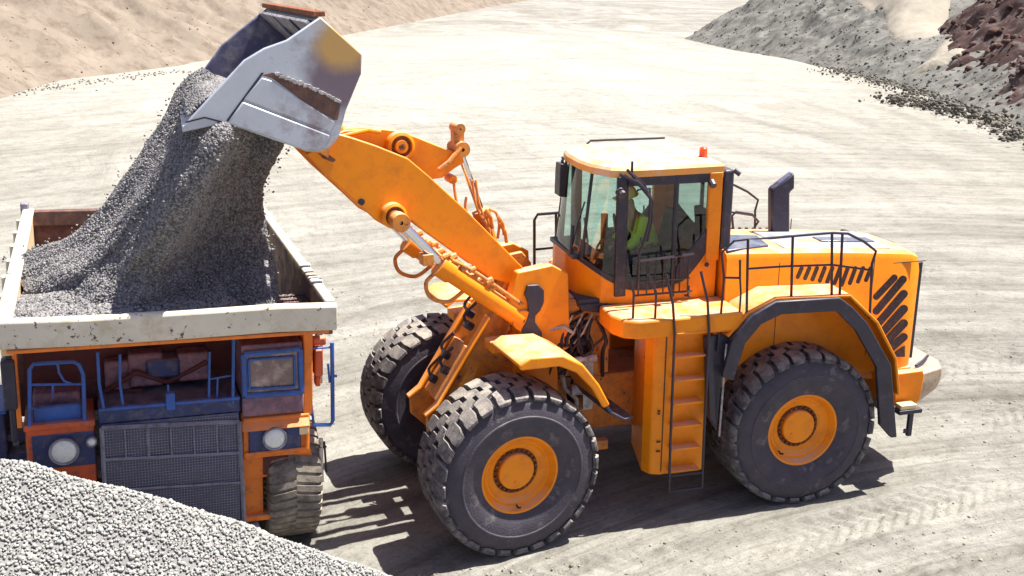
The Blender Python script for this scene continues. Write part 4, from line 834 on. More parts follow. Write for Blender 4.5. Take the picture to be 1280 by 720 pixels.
m=MB('R'); m.tube([(1.60,-.86,3.78),(1.62,-.93,3.74)],.05,10); m.tube([(2.68,-.90,3.84),(2.68,-.96,3.80)],.04,10); m.tube([(2.97,-.86,3.95),(3.03,-.90,3.90)],.03,8); O('work_lamp',m,'black',cab)
# interior
m=MB('R'); m.box(2.06,2.56,-.28,.28,2.58,2.70); m.hexa([(2.48,-.26,2.68),(2.60,-.26,2.68),(2.60,.26,2.68),(2.48,.26,2.68)],[(2.60,-.22,3.32),(2.70,-.22,3.32),(2.70,.22,3.32),(2.60,.22,3.32)]); m.box(2.1,2.5,-.2,.2,2.5,2.58); O('driver_seat',m,'seat',cab,bevel=.03)
m=MB('R'); m.tube([(1.50,0,2.52),(1.68,0,2.78),(1.78,0,2.88)],.04,8); m.tube([(1.77+.09*math.cos(a),.20*math.sin(a),2.92+.09*math.cos(a)) for a in np.linspace(0,2*math.pi,20,endpoint=False)],.014,6,closed=True); O('steering_wheel',m,'interior',cab)
m=MB('R'); m.box(1.25,1.55,-.35,.35,2.5,2.86); m.box(2.0,2.5,.36,.62,2.5,3.0); m.tube([(2.1,.5,3.0),(2.05,.5,3.2)],.02,6); m.box(1.9,1.98,.5,.56,2.5,3.2); m.box(2.02,2.40,-.50,-.36,2.9,2.98); m.tube([(2.08,-.43,2.98),(2.05,-.43,3.12)],.02,6); m.box(1.2,2.84,-.75,.75,2.46,2.52)
O('cab_console',m,'interior',cab,bevel=.015)
# ================================================================ DRIVER
DZ=Vector((.06,0,-.20))
def skin_body(name,nodes,edges,mat,parent=None,sub=2,root=0):
    nodes=[(Vector(n[0])+(DZ if n[0][2]>2.7 else Vector((0,0,0))),n[1]) for n in nodes]
    me=bpy.data.meshes.new(name); me.from_pydata([n[0] for n in nodes],edges,[]); me.update(); o=bpy.data.objects.new(name,me); C.objects.link(o)
    mod=o.modifiers.new('skin','SKIN'); mod.use_smooth_shade=True
    lay=me.skin_vertices[0] if me.skin_vertices else None
    if lay is None:
        bm=bmesh.new(); bm.from_mesh(me); sv=bm.verts.layers.skin.verify(); bm.verts.ensure_lookup_table()
        for v,n in zip(bm.verts,nodes): r=n[1]; v[sv].radius=(r,r) if isinstance(r,(int,float)) else r
        bm.verts[root][sv].use_root=True; bm.to_mesh(me); bm.free()
    else:
        for i,n in enumerate(nodes): r=n[1]; lay.data[i].radius=(r,r) if isinstance(r,(int,float)) else r
    s=o.modifiers.new('sub','SUBSURF'); s.levels=sub; s.render_levels=sub
    me.materials.append(M[mat]); 
    if parent: setpar(o,parent)
    return o
D=Vector((2.20,0,2.93))   # on the seat
# pelvis, spine, neck, head, arms, legs: leaning forward over the wheel
N=[((2.26,0,3.00),.15),((2.20,0,3.22),.145),((2.12,0,3.42),.15),((2.04,0,3.52),.055),((1.99,0,3.60),.075),((1.97,0,3.70),.095)]
E_=[(0,1),(1,2),(2,3),(3,4),(4,5)]
for s in(-1,1):
    k=len(N); N+=[((2.12,s*.17,3.44),.065),((2.02,s*.23,3.24),.050),((1.86,s*.19,3.12),.036),((1.78,s*.165,3.14),.030),((1.745,s*.16,3.145),.030)]; E_+=[(2,k),(k,k+1),(k+1,k+2),(k+2,k+3),(k+3,k+4)]
    for j,dy in enumerate((-.027,-.009,.009,.027)):
        f=len(N); L_=(.028,.034,.033,.026)[j]
        N+=[((1.715,s*(.16+dy),3.16),.0095),((1.70,s*(.16+dy),3.16+L_*.2-.03),.009),((1.715,s*(.16+dy),3.12-L_*.5),.008)]; E_+=[(k+4,f),(f,f+1),(f+1,f+2)]
    f=len(N); N+=[((1.765,s*.125,3.13),.010),((1.735,s*.112,3.12),.009)]; E_+=[(k+3,f),(f,f+1)]
    k=len(N); N+=[((2.20,s*.10,2.98),.09),((1.84,s*.15,2.98),.065),((1.70,s*.15,2.64),.045),((1.60,s*.15,2.57),.04)]; E_+=[(0,k),(k,k+1),(k+1,k+2),(k+2,k+3)]
pr=skin_body('person',N,E_,'skin'); tag(pr,'driver in yellow-green hi-vis jacket and yellow helmet sitting in the loader cab','person')
NJ=[((2.26,0,3.02),.175),((2.20,0,3.22),.17),((2.12,0,3.43),.172)]; EJ=[(0,1),(1,2)]
for s in(-1,1):
    k=len(NJ); NJ+=[((2.12,s*.17,3.45),.085),((2.02,s*.235,3.24),.068),((1.88,s*.195,3.13),.052)]; EJ+=[(2,k),(k,k+1),(k+1,k+2)]
skin_body('jacket',NJ,EJ,'hivis',pr)
NT=[((2.26,0,2.99),.165)]; ET=[]
for s in(-1,1):
    k=len(NT); NT+=[((2.20,s*.10,2.99),.105),((1.84,s*.15,2.985),.08),((1.70,s*.15,2.66),.06)]; ET+=[(0,k),(k,k+1),(k+1,k+2)]
skin_body('trousers',NT,ET,'trousers',pr)
m=MB(Matrix.Translation(DZ)); h=Vector((1.97,0,3.72)); ax=Vector((-.25,0,1)).normalized(); m.lathe([(.135,0),(.14,.012),(.122,.02),(.118,.06),(.095,.105),(.05,.132),(.001,.138)],h,ax,28); m.hexa([(1.88,-.09,3.71),(1.88,.09,3.71),(1.80,.06,3.69),(1.80,-.06,3.69)],[(1.88,-.09,3.725),(1.88,.09,3.725),(1.80,.06,3.70),(1.80,-.06,3.70)]); m.build('helmet','helmet',pr)
m=MB(Matrix.Translation(DZ)) # face: nose, eyes, ears
m.tube([(1.885,0,3.69),(1.868,0,3.655),(1.888,0,3.648)],.012,6)
for s in(-1,1): m.lathe([(.001,-.02),(.02,-.008),(.02,.008),(.001,.02)],(1.98,s*.093,3.68),(0,1,0),10)
m.build('nose_and_ears','skin',pr)
m=MB(Matrix.Translation(DZ))
for s in(-1,1): m.lathe([(.001,-.008),(.010,0),(.001,.008)],(1.888,s*.034,3.692),(1,0,0),8)
m.box(1.878,1.888,-.022,.022,3.618,3.624); m.build('eyes_and_mouth','interior',pr)
m=MB('R'); 
for s in(-1,1): m.box(1.50,1.74,s*.15-.05,s*.15+.05,2.52,2.60)
m.build('boot','seat',pr,bevel=.02)
# ================================================================ HAUL TRUCK  (frame T: x right, y towards its rear, z up)
TM=FR['T']
tk=empty('haul_truck',tuple(TM@Vector((-.1,2.2,0))),'blue and orange haul truck with dirty cream tipper body full of gravel','haul truck')
def Q(name,m,mat,parent=tk,**k): return m.build(name,mat,parent,**k)
def T(px,py,y=0.): v=at(px,py,'y',y,'T'); return v
X0,X1=-1.66,1.36      # outer faces of the tipper body
ZR=2.95
# ---- tipper body
m=MB('T')
m.box(X0+.06,X1-.06,.75,4.42,1.62,1.70)                             # floor
m.hexa([(X0+.06,.60,1.62),(X1-.06,.60,1.62),(X1-.06,.66,2.655),(X0+.06,.66,2.655)],[(X0+.06,.75,1.70),(X1-.06,.75,1.70),(X1-.06,.80,2.655),(X0+.06,.80,2.655)])
for k in range(6):
    y=1.0+.6*k; m.box(X0+.1,X1-.1,y,y+.12,1.50,1.62)
body=Q('dump_body',m,'brown',bevel=.01)
m=MB('T'); m.box(X0+.06,X1-.06,4.36,4.44,1.66,2.95); Q('tailgate',m,'brown',body,bevel=.01)
m=MB('T'); m.box(X0+.06,X1-.06,4.30,4.36,2.76,2.955); Q('tailgate_rail',m,'rust2',body,bevel=.015)
# side walls under cream rails: left painted as sunlit, right as shaded
for s,xo,xi,mt in((-1,X0,X0+.10,'sunlit_creamrust'),(1,X1,X1-.09,'bedshade')):
    a,b2=sorted((xo,xi)); m=MB('T')
    m.hexa([(a,-.335,2.60),(b2,-.335,2.60),(b2,4.44,1.60),(a,4.44,1.60)],[(a,-.335,2.93),(b2,-.335,2.93),(b2,4.44,2.93),(a,4.44,2.93)]); wl=Q('side_wall',m,mt,body,bevel=.008)
    m=MB('T'); a2,b3=(a-.02,b2+.02) if s<0 else (a-.0,b2+.02); m.box(a2,b3,-.335,4.46,2.925,2.97); Q('top_rail',m,'cream',wl,bevel=.02)
    m=MB('T')
    for k in range(6): m.box(*sorted((xo,xo+s*.07)),.5+.68*k,.60+.68*k,1.75,2.93)
    Q('wall_rib',m,'cream',wl,bevel=.01)
m=MB('T'); m.box(X0-.04,X0+.06,4.36,4.50,2.72,3.05); Q('corner_post',m,'greypaint',body,bevel=.02)
# canopy over the cab
m=MB('T')
cn=[(-.42,2.955),(-.445,2.93),(-.44,2.70),(-.42,2.675),(-.36,2.675),(-.34,2.69),(-.34,2.93),(-.36,2.955)]
vs=[];w_=[X0-.02,X0+.03,X1-.0,X1+.05]; n=len(cn)
XS=[X0-.02,-.9,0,.8,X1+.02]
for x in XS: vs+=[(x,y,z+(.012*math.sin(x*3))) for y,z in cn]
fs=[(i*n+k,i*n+(k+1)%n,(i+1)*n+(k+1)%n,(i+1)*n+k) for i in range(4) for k in range(n)]+[tuple(range(n)),tuple(range(5*n-1,4*n-1,-1))]
m.add(vs,fs); cnp=Q('canopy',m,'cream',body,bevel=.012)
m=MB('T'); m.box(X0+.05,X1-.05,-.345,.80,2.656,2.70); Q('canopy_plate',m,'brown',cnp)
m=MB('T'); m.box(X0+.05,X1-.05,-.415,-.35,2.635,2.672); m.box(X0+.1,X1-.1,-.30,.55,2.61,2.653); Q('canopy_underside',m,'torange',cnp,bevel=.01)
# ---- chassis, radiator and hood
m=MB('T')
for x in(-.75,.35): m.box(x,x+.18,.1,4.6,.85,1.25)
m.box(-.7,.5,.9,1.3,.9,1.2); m.cyl((-1.2,.62,.72),(1.1,.62,.72),.12,14); m.cyl((-1.2,3.6,.72),(1.1,3.6,.72),.16,14)
Q('chassis',m,'torange',bevel=.01)
g0,g1=-.87,.48
m=MB('T'); m.hexa([(g0,0.03,.45),(g1,.03,.45),(g1,.06,1.72),(g0,.06,1.72)],[(g0,.7,.45),(g1,.7,.45),(g1,.7,1.72),(g0,.7,1.72)]); grl=Q('radiator_housing',m,'navy',bevel=.012)
m=MB('T'); m.box(g0-.01,g1+.01,.02,.75,1.70,1.86); Q('hood',m,'navy',grl,bevel=.02)
m=MB('T'); m.box(g0,g1,.00,.06,1.845,1.875); Q('hood_edge',m,'blue',grl,bevel=.006)
def gbar(m,p0,p1,w=.02,d=.03,y=-.01):
    a=T(*p0,y); b2=T(*p1,y); m.tube([(a.x,y,a.z),(b2.x,y,b2.z)],w,4)
m=MB('T')
P_=[(127,535),(299,527),(306,664),(134,668)]
for i in range(4): gbar(m,P_[i],P_[(i+1)%4],.022)
gbar(m,(129,575),(301,566),.016); gbar(m,(131,614),(303,603),.014)
Q('grille_frame',m,'greypaint',grl)
m=MB('T')
for k in range(1,6): 
    t=k/6; gbar(m,(127+172*t,535-8*t),(129+172*t,575-9*t),.009)
Q('grille_divider',m,'greypaint',grl)
m=MB('T'); a=T(128,537); b2=T(298,530); c_=T(301,567)
zt,zb=a.z-.02,T(129,574).z
m.box(g0+.02,g1-.02,.015,.03,.5,1.70)
Q('grille_screen',m,'mesh',grl)
m=MB('T')
for k in range(46): x=g0+.03+k*(g1-g0-.06)/45; m.box(x-.003,x+.003,.004,.010,.5,1.68)
for k in range(40): z=.5+k*.03; m.box(g0+.02,g1-.02,.006,.012,z-.0025,z+.0025)
Q('grille_wires',m,'greypaint',grl)
# rails above the hood
def TT(m,lst,y=.0,r=.014): m.tube([(T(a,b,y).x,y,T(a,b,y).z) for a,b in lst],r,8)
m=MB('T'); TT(m,[(122,440),(124,480),(130,512)],.02,.016); TT(m,[(150,443),(150,480),(154,508)],.05,.014); TT(m,[(262,440),(261,503)],.05,.013); TT(m,[(292,420),(291,505)],.02,.017); TT(m,[(262,474),(292,469)],.05,.01); TT(m,[(272,472),(271,502)],.05,.01)
TT(m,[(210,481),(211,500)],.03,.011)
Q('hood_rail',m,'blue')
m=MB('T'); a=T(213,502,.02); m.box(a.x-.045,a.x+.045,-.02,.06,a.z-.08,a.z+.10); Q('lamp_box',m,'blue',bevel=.01)
# machinery behind the rail, under the canopy
m=MB('T')
m.box(-1.55,.50,.62,.70,1.7,2.62); m.box(.50,1.1,.62,.68,1.6,2.62)
Q('bulkhead',m,'darkred',bevel=.01)
for q,dz,mt in(((130,455,165,492),.45,'mauve'),((160,444,205,482),.40,'mauve'),((182,450,225,470),.36,'navy'),((222,442,262,474),.38,'mauve')):
    a=T(q[0],q[1],.4); b2=T(q[2],q[3],.4); m=MB('T'); m.box(a.x,b2.x,dz,.62,b2.z,a.z); Q('air_filter',m,mt,bevel=.03)
m=MB('T')
for k,(xa,xb) in enumerate(((135,180),(200,240),(172,176),(252,258))):
    a=T(xa,490,.4);b2=T(xb,506,.4); m.box(a.x,b2.x,.42,.60,b2.z,a.z)
m.tube([(-.8,.4,1.9),(-.5,.35,2.1),(-.2,.4,1.95),(.2,.38,2.15)],.03,8)
Q('engine_block',m,'darkred',bevel=.02)
# ---- left housing with rail, headlamp
def front_block(name,x0,x1,z0,z1,mat,y0=.0,y1=.62,par=tk): m=MB('T'); m.box(x0,x1,y0,y1,z0,z1); return Q(name,m,mat,par,bevel=.02)
lp=front_block('front_panel',-1.54,-.92,.75,1.74,'red',.03)
m=MB('T'); m.box(-1.55,-.91,-.0,.64,1.70,1.76); Q('panel_step',m,'red',lp,bevel=.012)
m=MB('T'); a=T(39,547);b2=T(120,581); m.box(a.x,b2.x,.015,.06,b2.z,a.z); Q('lamp_panel',m,'navy',lp,bevel=.01)
def lamp(px,py,r,name,mat,par,y=.0):
    c=T(px,py,y); m=MB('T'); m.lathe([(r*1.0,.03),(r*1.12,-.02),(r*1.1,-.045),(r*.96,-.045),(r*.93,-.03)],(c.x,y,c.z),(0,1,0),32); o=Q(name,m,'greypaint',par)
    q=MB('T'); q.lathe([(r*.95,-.028),(r*.7,-.045),(r*.35,-.055),(.001,-.058)],(c.x,y,c.z),(0,1,0),32); q.build(name+'_lens',mat,o); return o
lamp(80,563,.125,'headlight','lamp',lp); lamp(114.5,551,.045,'side_lamp','lamp',lp)
m=MB('T')
def F2(m,lst,y,r): m.tube([(T(a,b,y).x,y,T(a,b,y).z) for a,b in lst],r,8)
F2(m,[(37,533),(37,462),(42,455),(92,452),(99,456),(104,468),(106,531)],.02,.02); F2(m,[(38,481),(105,480)],.02,.013); F2(m,[(66,481),(66,496)],.02,.011); F2(m,[(72,454),(74,466),(80,476),(90,480)],.02,.012); F2(m,[(37,511),(45,511)],.02,.012)
Q('platform_rail',m,'blue')
m=MB('T'); a=T(40,509,.1);b2=T(103,532,.1); m.box(a.x,b2.x,.08,.14,b2.z,a.z); Q('blue_panel',m,'blue',bevel=.015)
m=MB('T'); a=T(40,494,.25);b2=T(101,512,.25); m.box(a.x,b2.x,.25,.5,b2.z-.05,a.z); Q('tool_box',m,'mauve',bevel=.03)
m=MB('T'); a=T(12,450,.0);b2=T(28,520,.0); m.box(-1.70,-1.58,-.05,.10,1.95,2.45); m.box(-1.66,-1.60,.0,.05,1.6,2.55); Q('mirror',m,'black',bevel=.02)
m=MB('T'); m.box(-1.60,-1.56,.0,.1,1.75,2.6); Q('platform_post',m,'torange')
# side steps at the far left
m=MB('T'); m.box(-2.2,-1.72,.25,.9,1.15,1.82); sb=Q('side_locker',m,'navy',bevel=.02)
m=MB('T'); m.box(-2.22,-1.70,.20,.95,1.82,1.86); 
Q('locker_lid',m,'blue',sb,bevel=.01)
m=MB('T')
for x in(-2.1,-1.98,-1.86): m.box(x,x+.03,.23,.26,1.2,1.8)
Q('locker_rib',m,'greypaint',sb)
m=MB('T'); m.box(-1.74,-1.52,.3,.5,1.5,1.56); m.box(-1.74,-1.52,.3,.5,1.3,1.36); Q('bracket',m,'navy')
# ---- right side: cab
a=T(303,437);b2=T(376,528)
m=MB('T'); m.box(.50,1.12,.02,.62,1.66,2.42); tc2=Q('driver_cab',m,'mauve',bevel=.015)
m=MB('T')
wx0,wx1=T(306,0+440).x,T(372,440).x; zt_=T(330,443).z; zb_=T(330,492).z
for (p0,p1) in(((304,443),(375,436)),((375,436),(377,490)),((377,490),(306,495)),((306,495),(304,443))): F2(m,[p0,p1],.0,.03)
F2(m,[(311,450),(368,446)],-.005,.014); F2(m,[(368,446),(369,483)],-.005,.014); F2(m,[(369,483),(312,487)],-.005,.014); F2(m,[(312,487),(311,450)],-.005,.014)
Q('window_frame',m,'blue',tc2,bevel=.006)
m=MB('T'); A=[T(306,445,.012),T(374,439,.012),T(375,489,.012),T(307,493,.012)]; m.add([tuple(v) for v in A],[(0,1,2,3)]); Q('windscreen',m,pmat('reflection_glass',(.16,.10,.10),.12,var=.5,scale=6,dirt=(.42,.33,.30),damt=.35,dscale=7,coat=.8),tc2)  # opaque pane with brown-pink reflections painted into its colour
m=MB('T'); A=T(305,497);B2=T(378,514); m.box(.50,1.13,-.02,.3,B2.z,A.z); Q('lower_panel',m,'mauve',tc2,bevel=.02)
m=MB('T'); A=T(380,430);B2=T(390,525); m.box(1.13,1.23,.03,.60,1.6,2.62); Q('cab_pillar',m,'torange',tc2,bevel=.015)
rp_=front_block('front_panel',.50,1.20,1.16,1.62,'torange',.02)
m=MB('T'); m.hexa([(.49,-.05,1.50),(1.19,-.05,1.50),(1.19,.1,1.66),(.49,.1,1.66)],[(.49,.3,1.50),(1.19,.3,1.50),(1.19,.3,1.66),(.49,.3,1.66)]); Q('panel_step',m,'torange',rp_,bevel=.01)
m=MB('T'); A=T(310,534,-.03);B2=T(376,562,-.03); m.box(.56,1.10,-.01,.03,B2.z-.01,A.z-.02); Q('lamp_panel',m,'navy',rp_,bevel=.012)
m=MB('T'); m.tube([(.52,-.01,1.235),(1.16,-.01,1.235)],.018,6); m.tube([(1.16,-.01,1.235),(1.17,-.01,1.50)],.022,6); Q('lamp_panel_trim',m,'torange',rp_)
lamp(343,547,.115,'headlight','lamp',rp_,-.01); 
c=T(380,538,-.02); m=MB('T'); m.box(c.x-.05,c.x+.05,-.035,.02,c.z-.045,c.z+.045); Q('indicator',m,'clearlens',rp_,bevel=.012)
# lower bodywork below the cab
m=MB('T'); m.ext([(.50,1.18),(1.22,1.18),(1.25,1.06),(.98,.98),(.80,.90),(.50,.88)],.10,.60); lb=Q('bumper_corner',m,'torange',bevel=.015)
m=MB('T'); A=T(329,572,.09);B2=T(360,590,.09); m.box(A.x,B2.x,.085,.11,B2.z,A.z); Q('bumper_recess',m,'darkred',lb)
m=MB('T'); m.box(.50,.72,.12,.2,.45,.92); m.box(.50,1.02,.05,.35,.42,.48); Q('step_bracket',m,'torange',bevel=.01)
m=MB('T'); 
for k in range(6): m.lathe([(.05,-.02),(.065,0),(.05,.02)],(.80,.25,.52+.065*k),(0,0,1),14)
Q('suspension_spring',m,'clearlens')
m=MB('T'); m.box(.72,.98,.4,.7,.3,.95); m.cyl((.9,.3,.5),(.9,.3,.95),.05,12); Q('suspension_arm',m,'black',bevel=.02)
m=MB('T'); m.box(.48,.66,-.02,.2,.22,.40); Q('tow_block',m,'greypaint',bevel=.02)
# ---- right side rail and mirror
m=MB('T'); F2(m,[(388,430),(388,495)],.05,.018); F2(m,[(415,428),(416,526),(413,531),(391,531)],.05,.022); F2(m,[(388,436),(415,434)],.05,.012); F2(m,[(415,470),(421,470)],.05,.016); F2(m,[(410,455),(412,478)],.05,.012); F2(m,[(388,495),(392,531)],.05,.014)
Q('access_rail',m,'blue')
m=MB('T'); A=T(393,440,.1);B2=T(403,495,.1); m.box(A.x,B2.x,.06,.28,2.0,2.30); m.box(A.x+.01,B2.x-.02,.08,.2,1.88,2.0); m.box(A.x-.02,B2.x+.04,.1,.2,2.33,2.42); Q('side_cabinet',m,'red',bevel=.02)
m=MB('T'); F2(m,[(401,548),(402,602)],.12,.024); Q('marker_post',m,'cream')
m=MB('T'); F2(m,[(405,552),(406,562),(408,590)],.12,.012); F2(m,[(404,560),(407,557)],.12,.022); Q('marker_bracket',m,'rail')
# ---- wheels
RT=.74
def truck_wheel(x,y,outer):
    m=MB(Matrix.Identity(4)); h=.29
    m.lathe([(.30,.2),(.36,.2),(.36,-h+.08),(.375,-h+.03),(.36,-h+.03),(.34,-h+.10),(.28,-h+.15),(.16,-h+.12),(.15,-h+.02),(.001,-h+.0)],(0,0,0),(0,1,0),40)
    w=m.build('wheel','torange',tk); w.matrix_basis=TM@Matrix.Translation((x,y,RT-.05))@Matrix.Rotation(rad(90 if outer>0 else -90),4,'Z'); w.matrix_parent_inverse=Matrix.Translation(-tk.location)
    t=MB(Matrix.Identity(4)); prof=[(.36,-.22),(.42,-.27),(.52,-.295),(.62,-.29),(.70,-.26),(.72,-.20),(.725,-.1),(.727,0)]; prof=prof+[(r,-a) for r,a in prof[-2::-1]]
    t.lathe(prof,(0,0,0),(0,1,0),64); t.cur=1
    for k in range(44):
        for s in(-1,1):
            a0=2*math.pi*(k+(.5 if s>0 else 0))/44; vs=[]
            for v,sh,r,rb in((.0,0,.745,.70),(.13,.25,.745,.70),(.24,.45,.735,.68),(.275,.5,.71,.66),(.292,.5,.66,.62)):
                for da in(-.045,.045): 
                    for q in((rb,r) if da<0 else (r,rb)):
                        aa=a0+da+sh*.12; vs.append((q*math.cos(aa),s*v,q*math.sin(aa)))
            fs=[(j*4+q,j*4+q+1,j*4+5+q,j*4+4+q) for j in range(4) for q in range(3)]+[(0,1,2,3),(19,18,17,16)]
            t.add(vs,fs)
    ty=t.build('tyre',[dusty,dusty],None); ty.parent=w; ty.matrix_parent_inverse=Matrix.Identity(4); return w
dusty=pmat('dusty_truck_tyre',(.13,.11,.095),.9,var=.25,scale=8,bump=.3,dirt=(.30,.26,.21),damt=.5,dscale=4,dust=.6)
tw=truck_wheel(1.05,.70,1)
def cpw(w,x,y,outer):
    o=w.copy(); C.objects.link(o); o.matrix_basis=TM@Matrix.Translation((x,y,RT-.05))@Matrix.Rotation(rad(90 if outer>0 else -90),4,'Z')
    for ch in w.children: c=ch.copy(); C.objects.link(c); c.parent=o; c.matrix_parent_inverse=Matrix.Identity(4)
cpw(tw,-1.35,.70,-1); cpw(tw,1.05,3.6,1); cpw(tw,-1.35,3.6,-1); cpw(tw,.45,3.6,1); cpw(tw,-.75,3.6,-1)
# ================================================================ GRAVEL
gravelmat=pmat('gravel',(.23,.222,.225),.9,var=.12,scale=9,bump=.3,bscale=60,attr='tone',spec=.2)
heapmat=pmat('pale_gravel',(.34,.34,.325),.9,var=.10,scale=9,bump=.3,bscale=60,attr='tone',spec=.2)
def scatter_on(X,Y,Z,n,weight=None):
    """random points on a quad-grid surface, uniform by area"""
    P=np.stack([X,Y,Z],-1); a=P[:-1,:-1];b=P[:-1,1:];c=P[1:,:-1];d=P[1:,1:]
    ar=np.linalg.norm(np.cross(b-a,c-a),axis=-1)
    if weight is not None: ar=ar*weight[:-1,:-1]
    p=(ar/ar.sum()).ravel(); idx=RNG.choice(len(p),n,p=p); i,j=np.unravel_index(idx,ar.shape); u=RNG.random(n)[:,None];v=RNG.random(n)[:,None]
    return a[i,j]*(1-u)*(1-v)+b[i,j]*u*(1-v)+c[i,j]*(1-u)*v+d[i,j]*u*v
# ---- pale heap in the foreground: crest line falls from left to right
ys_c=-3.2
hx=[-9,-7,-5.2,-4.6]+[0]*0
cr_px=[(0,583),(60,598),(130,618),(200,635),(300,658),(350,680),(420,700),(480,720)]
cp=[at(a,b_,'y',ys_c) for a,b_ in cr_px]
cx_=[-9.5,-7.5,-5.6]+[p.x for p in cp]+[-.6,-.2]; cz_=[0,1.2,2.25]+[p.z for p in cp]+[.25,-.15]
xx=np.linspace(-9.5,-.2,240); yy_=np.linspace(-7.0,-1.0,170); HX,HY=np.meshgrid(xx,yy_)
crest=np.interp(HX,cx_,cz_); k_=np.ones(9)/9; 
dy=HY-(ys_c); sl_=np.where(dy>0,.85,.52); dd=np.sqrt(dy**2+.02)-.14
HZ=crest-sl_*dd+.10*fbm(HX,HY,.9,3,77)+.03*fbm(HX,HY,4,2,78)
HZ=np.maximum(HZ,-.2)
msk=(HZ>-.05).astype(float)
Ph=scatter_on(HX,HY,HZ,115000,msk); sz=.009+.011*RNG.random(len(Ph))**1.5+(RNG.random(len(Ph))<.02)*.012; 
hp=stones('gravel_heap',Ph+np.array([0,0,.004]),sz,heapmat,.7,1.15,base=(HX,HY,HZ-.012)); tag(hp,kind='stuff')
# ---- load lying in the tipper body
TMn=np.array(TM)
def toT(X,Y,Z): p=np.stack([X,Y,Z],-1)@TMn[:3,:3].T+TMn[:3,3]; return p[...,0],p[...,1],p[...,2]
lx=np.linspace(-1.56,1.31,120); ly=np.linspace(-.33,4.34,156); LX,LY=np.meshgrid(lx,ly)
front=np.interp(LX,[-1.56,-.6,.3,.9,1.31],[2.92,2.93,2.90,2.62,2.45]); back=np.interp(LX,[-1.56,-1.1,-.5,.4,1.31],[2.18,2.38,2.55,2.4,2.05])
t=np.clip(LY/4.3,0,1); LZ=front*(1-t)+back*t
LZ=LZ+.55*np.exp(-(((LX+.15)/.75)**2+((LY-1.6)/1.1)**2)*1.0)*sst(.0,.7,LY)+.05*fbm(LX,LY,1.5,3,90)
LZ=np.where(LY<.1,np.minimum(LZ,2.945),LZ); LZ=LZ-.45*sst(.4,1.3,LX)*sst(-.1,.9,LY); LZ=np.where(LY<.82,np.maximum(LZ,2.69),LZ)
aX,aY,aZ=toT(LX,LY,LZ); Pl=scatter_on(aX,aY,aZ,50000); 
# ---- the stream pouring off the bucket lip: rings from the lip down to the load
def P3(px,py,yT): v=TM@at(px,py,'y',yT,'T'); return np.array(v)
# each level: left edge, crest (front ridge), right edge as measured points at their own depths, then the back
lev=[
 ((262,92,1.3),(290,130,.25),(352,150,.4),1.1),
 ((236,112,1.25),(284,160,-.50),(346,186,.55),1.0),
 ((206,160,1.2),(262,204,-.60),(331,208,.80),.8),
 ((166,222,1.1),(240,250,-.50),(321,238,1.0),.8),
 ((133,272,1.05),(214,298,-.30),(322,278,1.05),.8),
 ((98,308,1.05),(188,340,.0),(327,318,.9),1.0),
 ((55,330,1.2),(172,374,-.10),(335,356,.4),1.4),
 ((20,352,1.4),(160,406,-.20),(344,402,.0),1.7)]
rings=[]
for a_,f_,r_,th in lev:
    A=P3(*a_);Fp=P3(*f_);Rr=P3(*r_); back=np.array([-math.sin(rad(6.3)),math.cos(rad(6.3)),0])
    B1=Rr+back*th; B2=A+back*th*.55; mid1=(A+Fp)/2+np.array([-.06,-.12,0]); mid2=Fp*.5+Rr*.5+back*.38
    rings.append(np.array([A,mid1,Fp,mid2,Rr,(Rr+B1)/2+np.array([.06,0,0]),B1,(B1+B2)/2+back*.1,B2]))
rings=np.array(rings)   # L,9,3
def catmull(P,n,closed,axis=0):
    P=np.moveaxis(P,axis,0); m=len(P); out=[]
    seg=m if closed else m-1
    for i in range(seg):
        g=lambda k:P[k%m] if closed else P[min(max(k,0),m-1)]
        p0,p1,p2,p3=g(i-1),g(i),g(i+1),g(i+2)
        for k in range(n):
            t=k/n; out.append(.5*((2*p1)+(-p0+p2)*t+(2*p0-5*p1+4*p2-p3)*t*t+(-p0+3*p1-3*p2+p3)*t**3))
    if not closed: out.append(P[-1])
    else: out.append(out[0])
    return np.moveaxis(np.array(out),0,axis)
S=catmull(rings,14,False,0); S=catmull(S,9,True,1)
cen=S.mean(1,keepdims=True); dirn=S-cen; dirn/=np.linalg.norm(dirn,axis=-1,keepdims=True)+1e-6
uu=np.linspace(0,1,S.shape[1])[None]*18; vv=np.linspace(0,1,S.shape[0])[:,None]*6
U2=np.broadcast_to(np.cos(uu/18*2*math.pi)*3+20,S.shape[:2]); V2=np.broadcast_to(np.sin(uu/18*2*math.pi)*3+vv*.25+20,S.shape[:2])
S=S+dirn*(.13*fbm(U2,V2,1.3,3,40)+.05*fbm(U2*2.6,V2*2.6,1.,3,47)+.035*fbm(U2*3,V2*2+vv*1.5,1.,2,41))[...,None]
Ps=scatter_on(S[...,0],S[...,1],S[...,2],85000)
fl=Ps[RNG.random(len(Ps))<.035]; fl=fl+RNG.normal(size=fl.shape)*np.array([.05,.05,.03]); Ps=np.concatenate([Ps,fl])
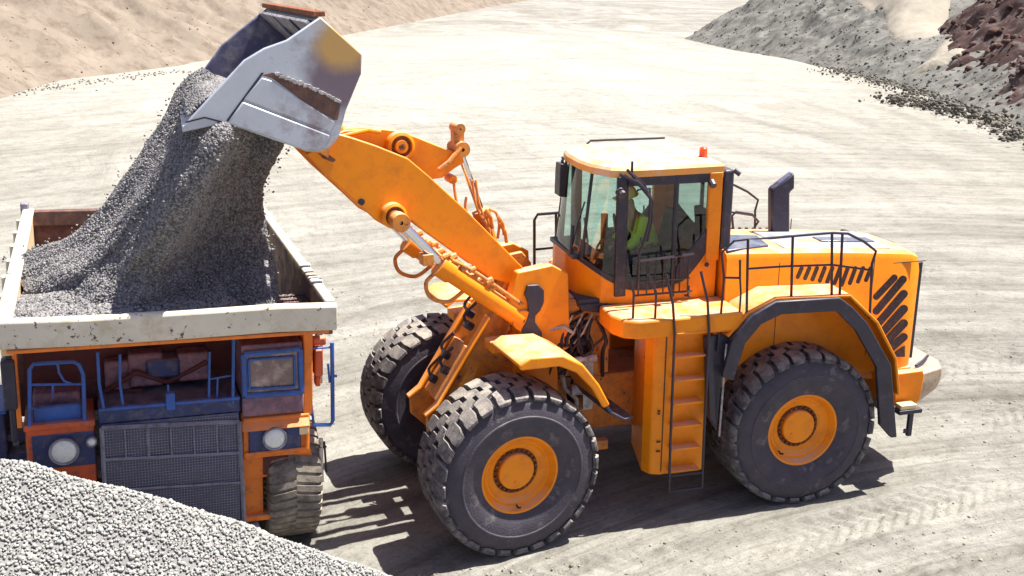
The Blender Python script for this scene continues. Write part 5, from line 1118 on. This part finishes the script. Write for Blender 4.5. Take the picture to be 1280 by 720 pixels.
g1=stones('gravel_load',Pl,RNG.uniform(.009,.021,len(Pl)),gravelmat,.45,1.35,base=(aX,aY,aZ-.01),tint=(.04,0,.06)); tag(g1,kind='stuff')
g2=stones('falling_gravel',Ps,RNG.uniform(.008,.019,len(Ps)),gravelmat,.45,1.35,base=(S[...,0],S[...,1],S[...,2]),tint=(.04,0,.06)); tag(g2,kind='stuff')
# ---- gravel still inside the bucket
Fm=np.array(FR['F'])
bx=np.linspace(0,1,60); by=np.linspace(BY0+.05,BY1-.05,60); BX,BYg=np.meshgrid(bx,by)
l0=at(236,158,'y',BY0,'F'); l1=at(232,134,'y',BY1,'F'); b0=at(372,62,'y',BY0,'F'); W_=(BYg-BY0)/(BY1-BY0)
LXp=l0.x+(l1.x-l0.x)*W_; LZp=l0.z+(l1.z-l0.z)*W_
QX=LXp+(b0.x-LXp)*BX; QZ=LZp+(b0.z-.08-LZp)*BX+.03+.10*np.exp(-((BX-.16)/.16)**2)-.30*sst(.35,.8,BX)+.05*fbm(QX,BYg,2,3,66)+.10*np.sin(W_*math.pi)*(1-BX)
pp_=np.stack([QX,BYg,QZ],-1)@Fm[:3,:3].T+Fm[:3,3]
Pb=scatter_on(pp_[...,0],pp_[...,1],pp_[...,2],14000)
g3=stones('bucket_gravel',Pb,RNG.uniform(.011,.023,len(Pb)),gravelmat,.45,1.3,base=(pp_[...,0],pp_[...,1],pp_[...,2]-.01)); tag(g3,kind='stuff')
# ---- loose stones on the ground near the machines
n=16000; lxs=RNG.normal(2,6,n); lys=RNG.normal(1,6,n); lxs[:2500]=RNG.normal(-1.6,.9,2500); lys[:2500]=RNG.normal(-1.9,.8,2500); keep=(lxs>-7)&(lxs<12)&(lys>-5)&(lys<9)&~((np.abs(lxs-2)<4.2)&(np.abs(lys)<1.9)); lxs,lys=lxs[keep],lys[keep]
lzs=ground_h(lxs,lys); szs=np.minimum(.006+RNG.exponential(.006,len(lxs)),.035)
st=stones('loose_stones',np.stack([lxs,lys,lzs],-1),szs,pmat('field_stone',(.28,.255,.21),.9,var=.2,attr='tone',spec=.15),.6,1.3); tag(st,kind='stuff')
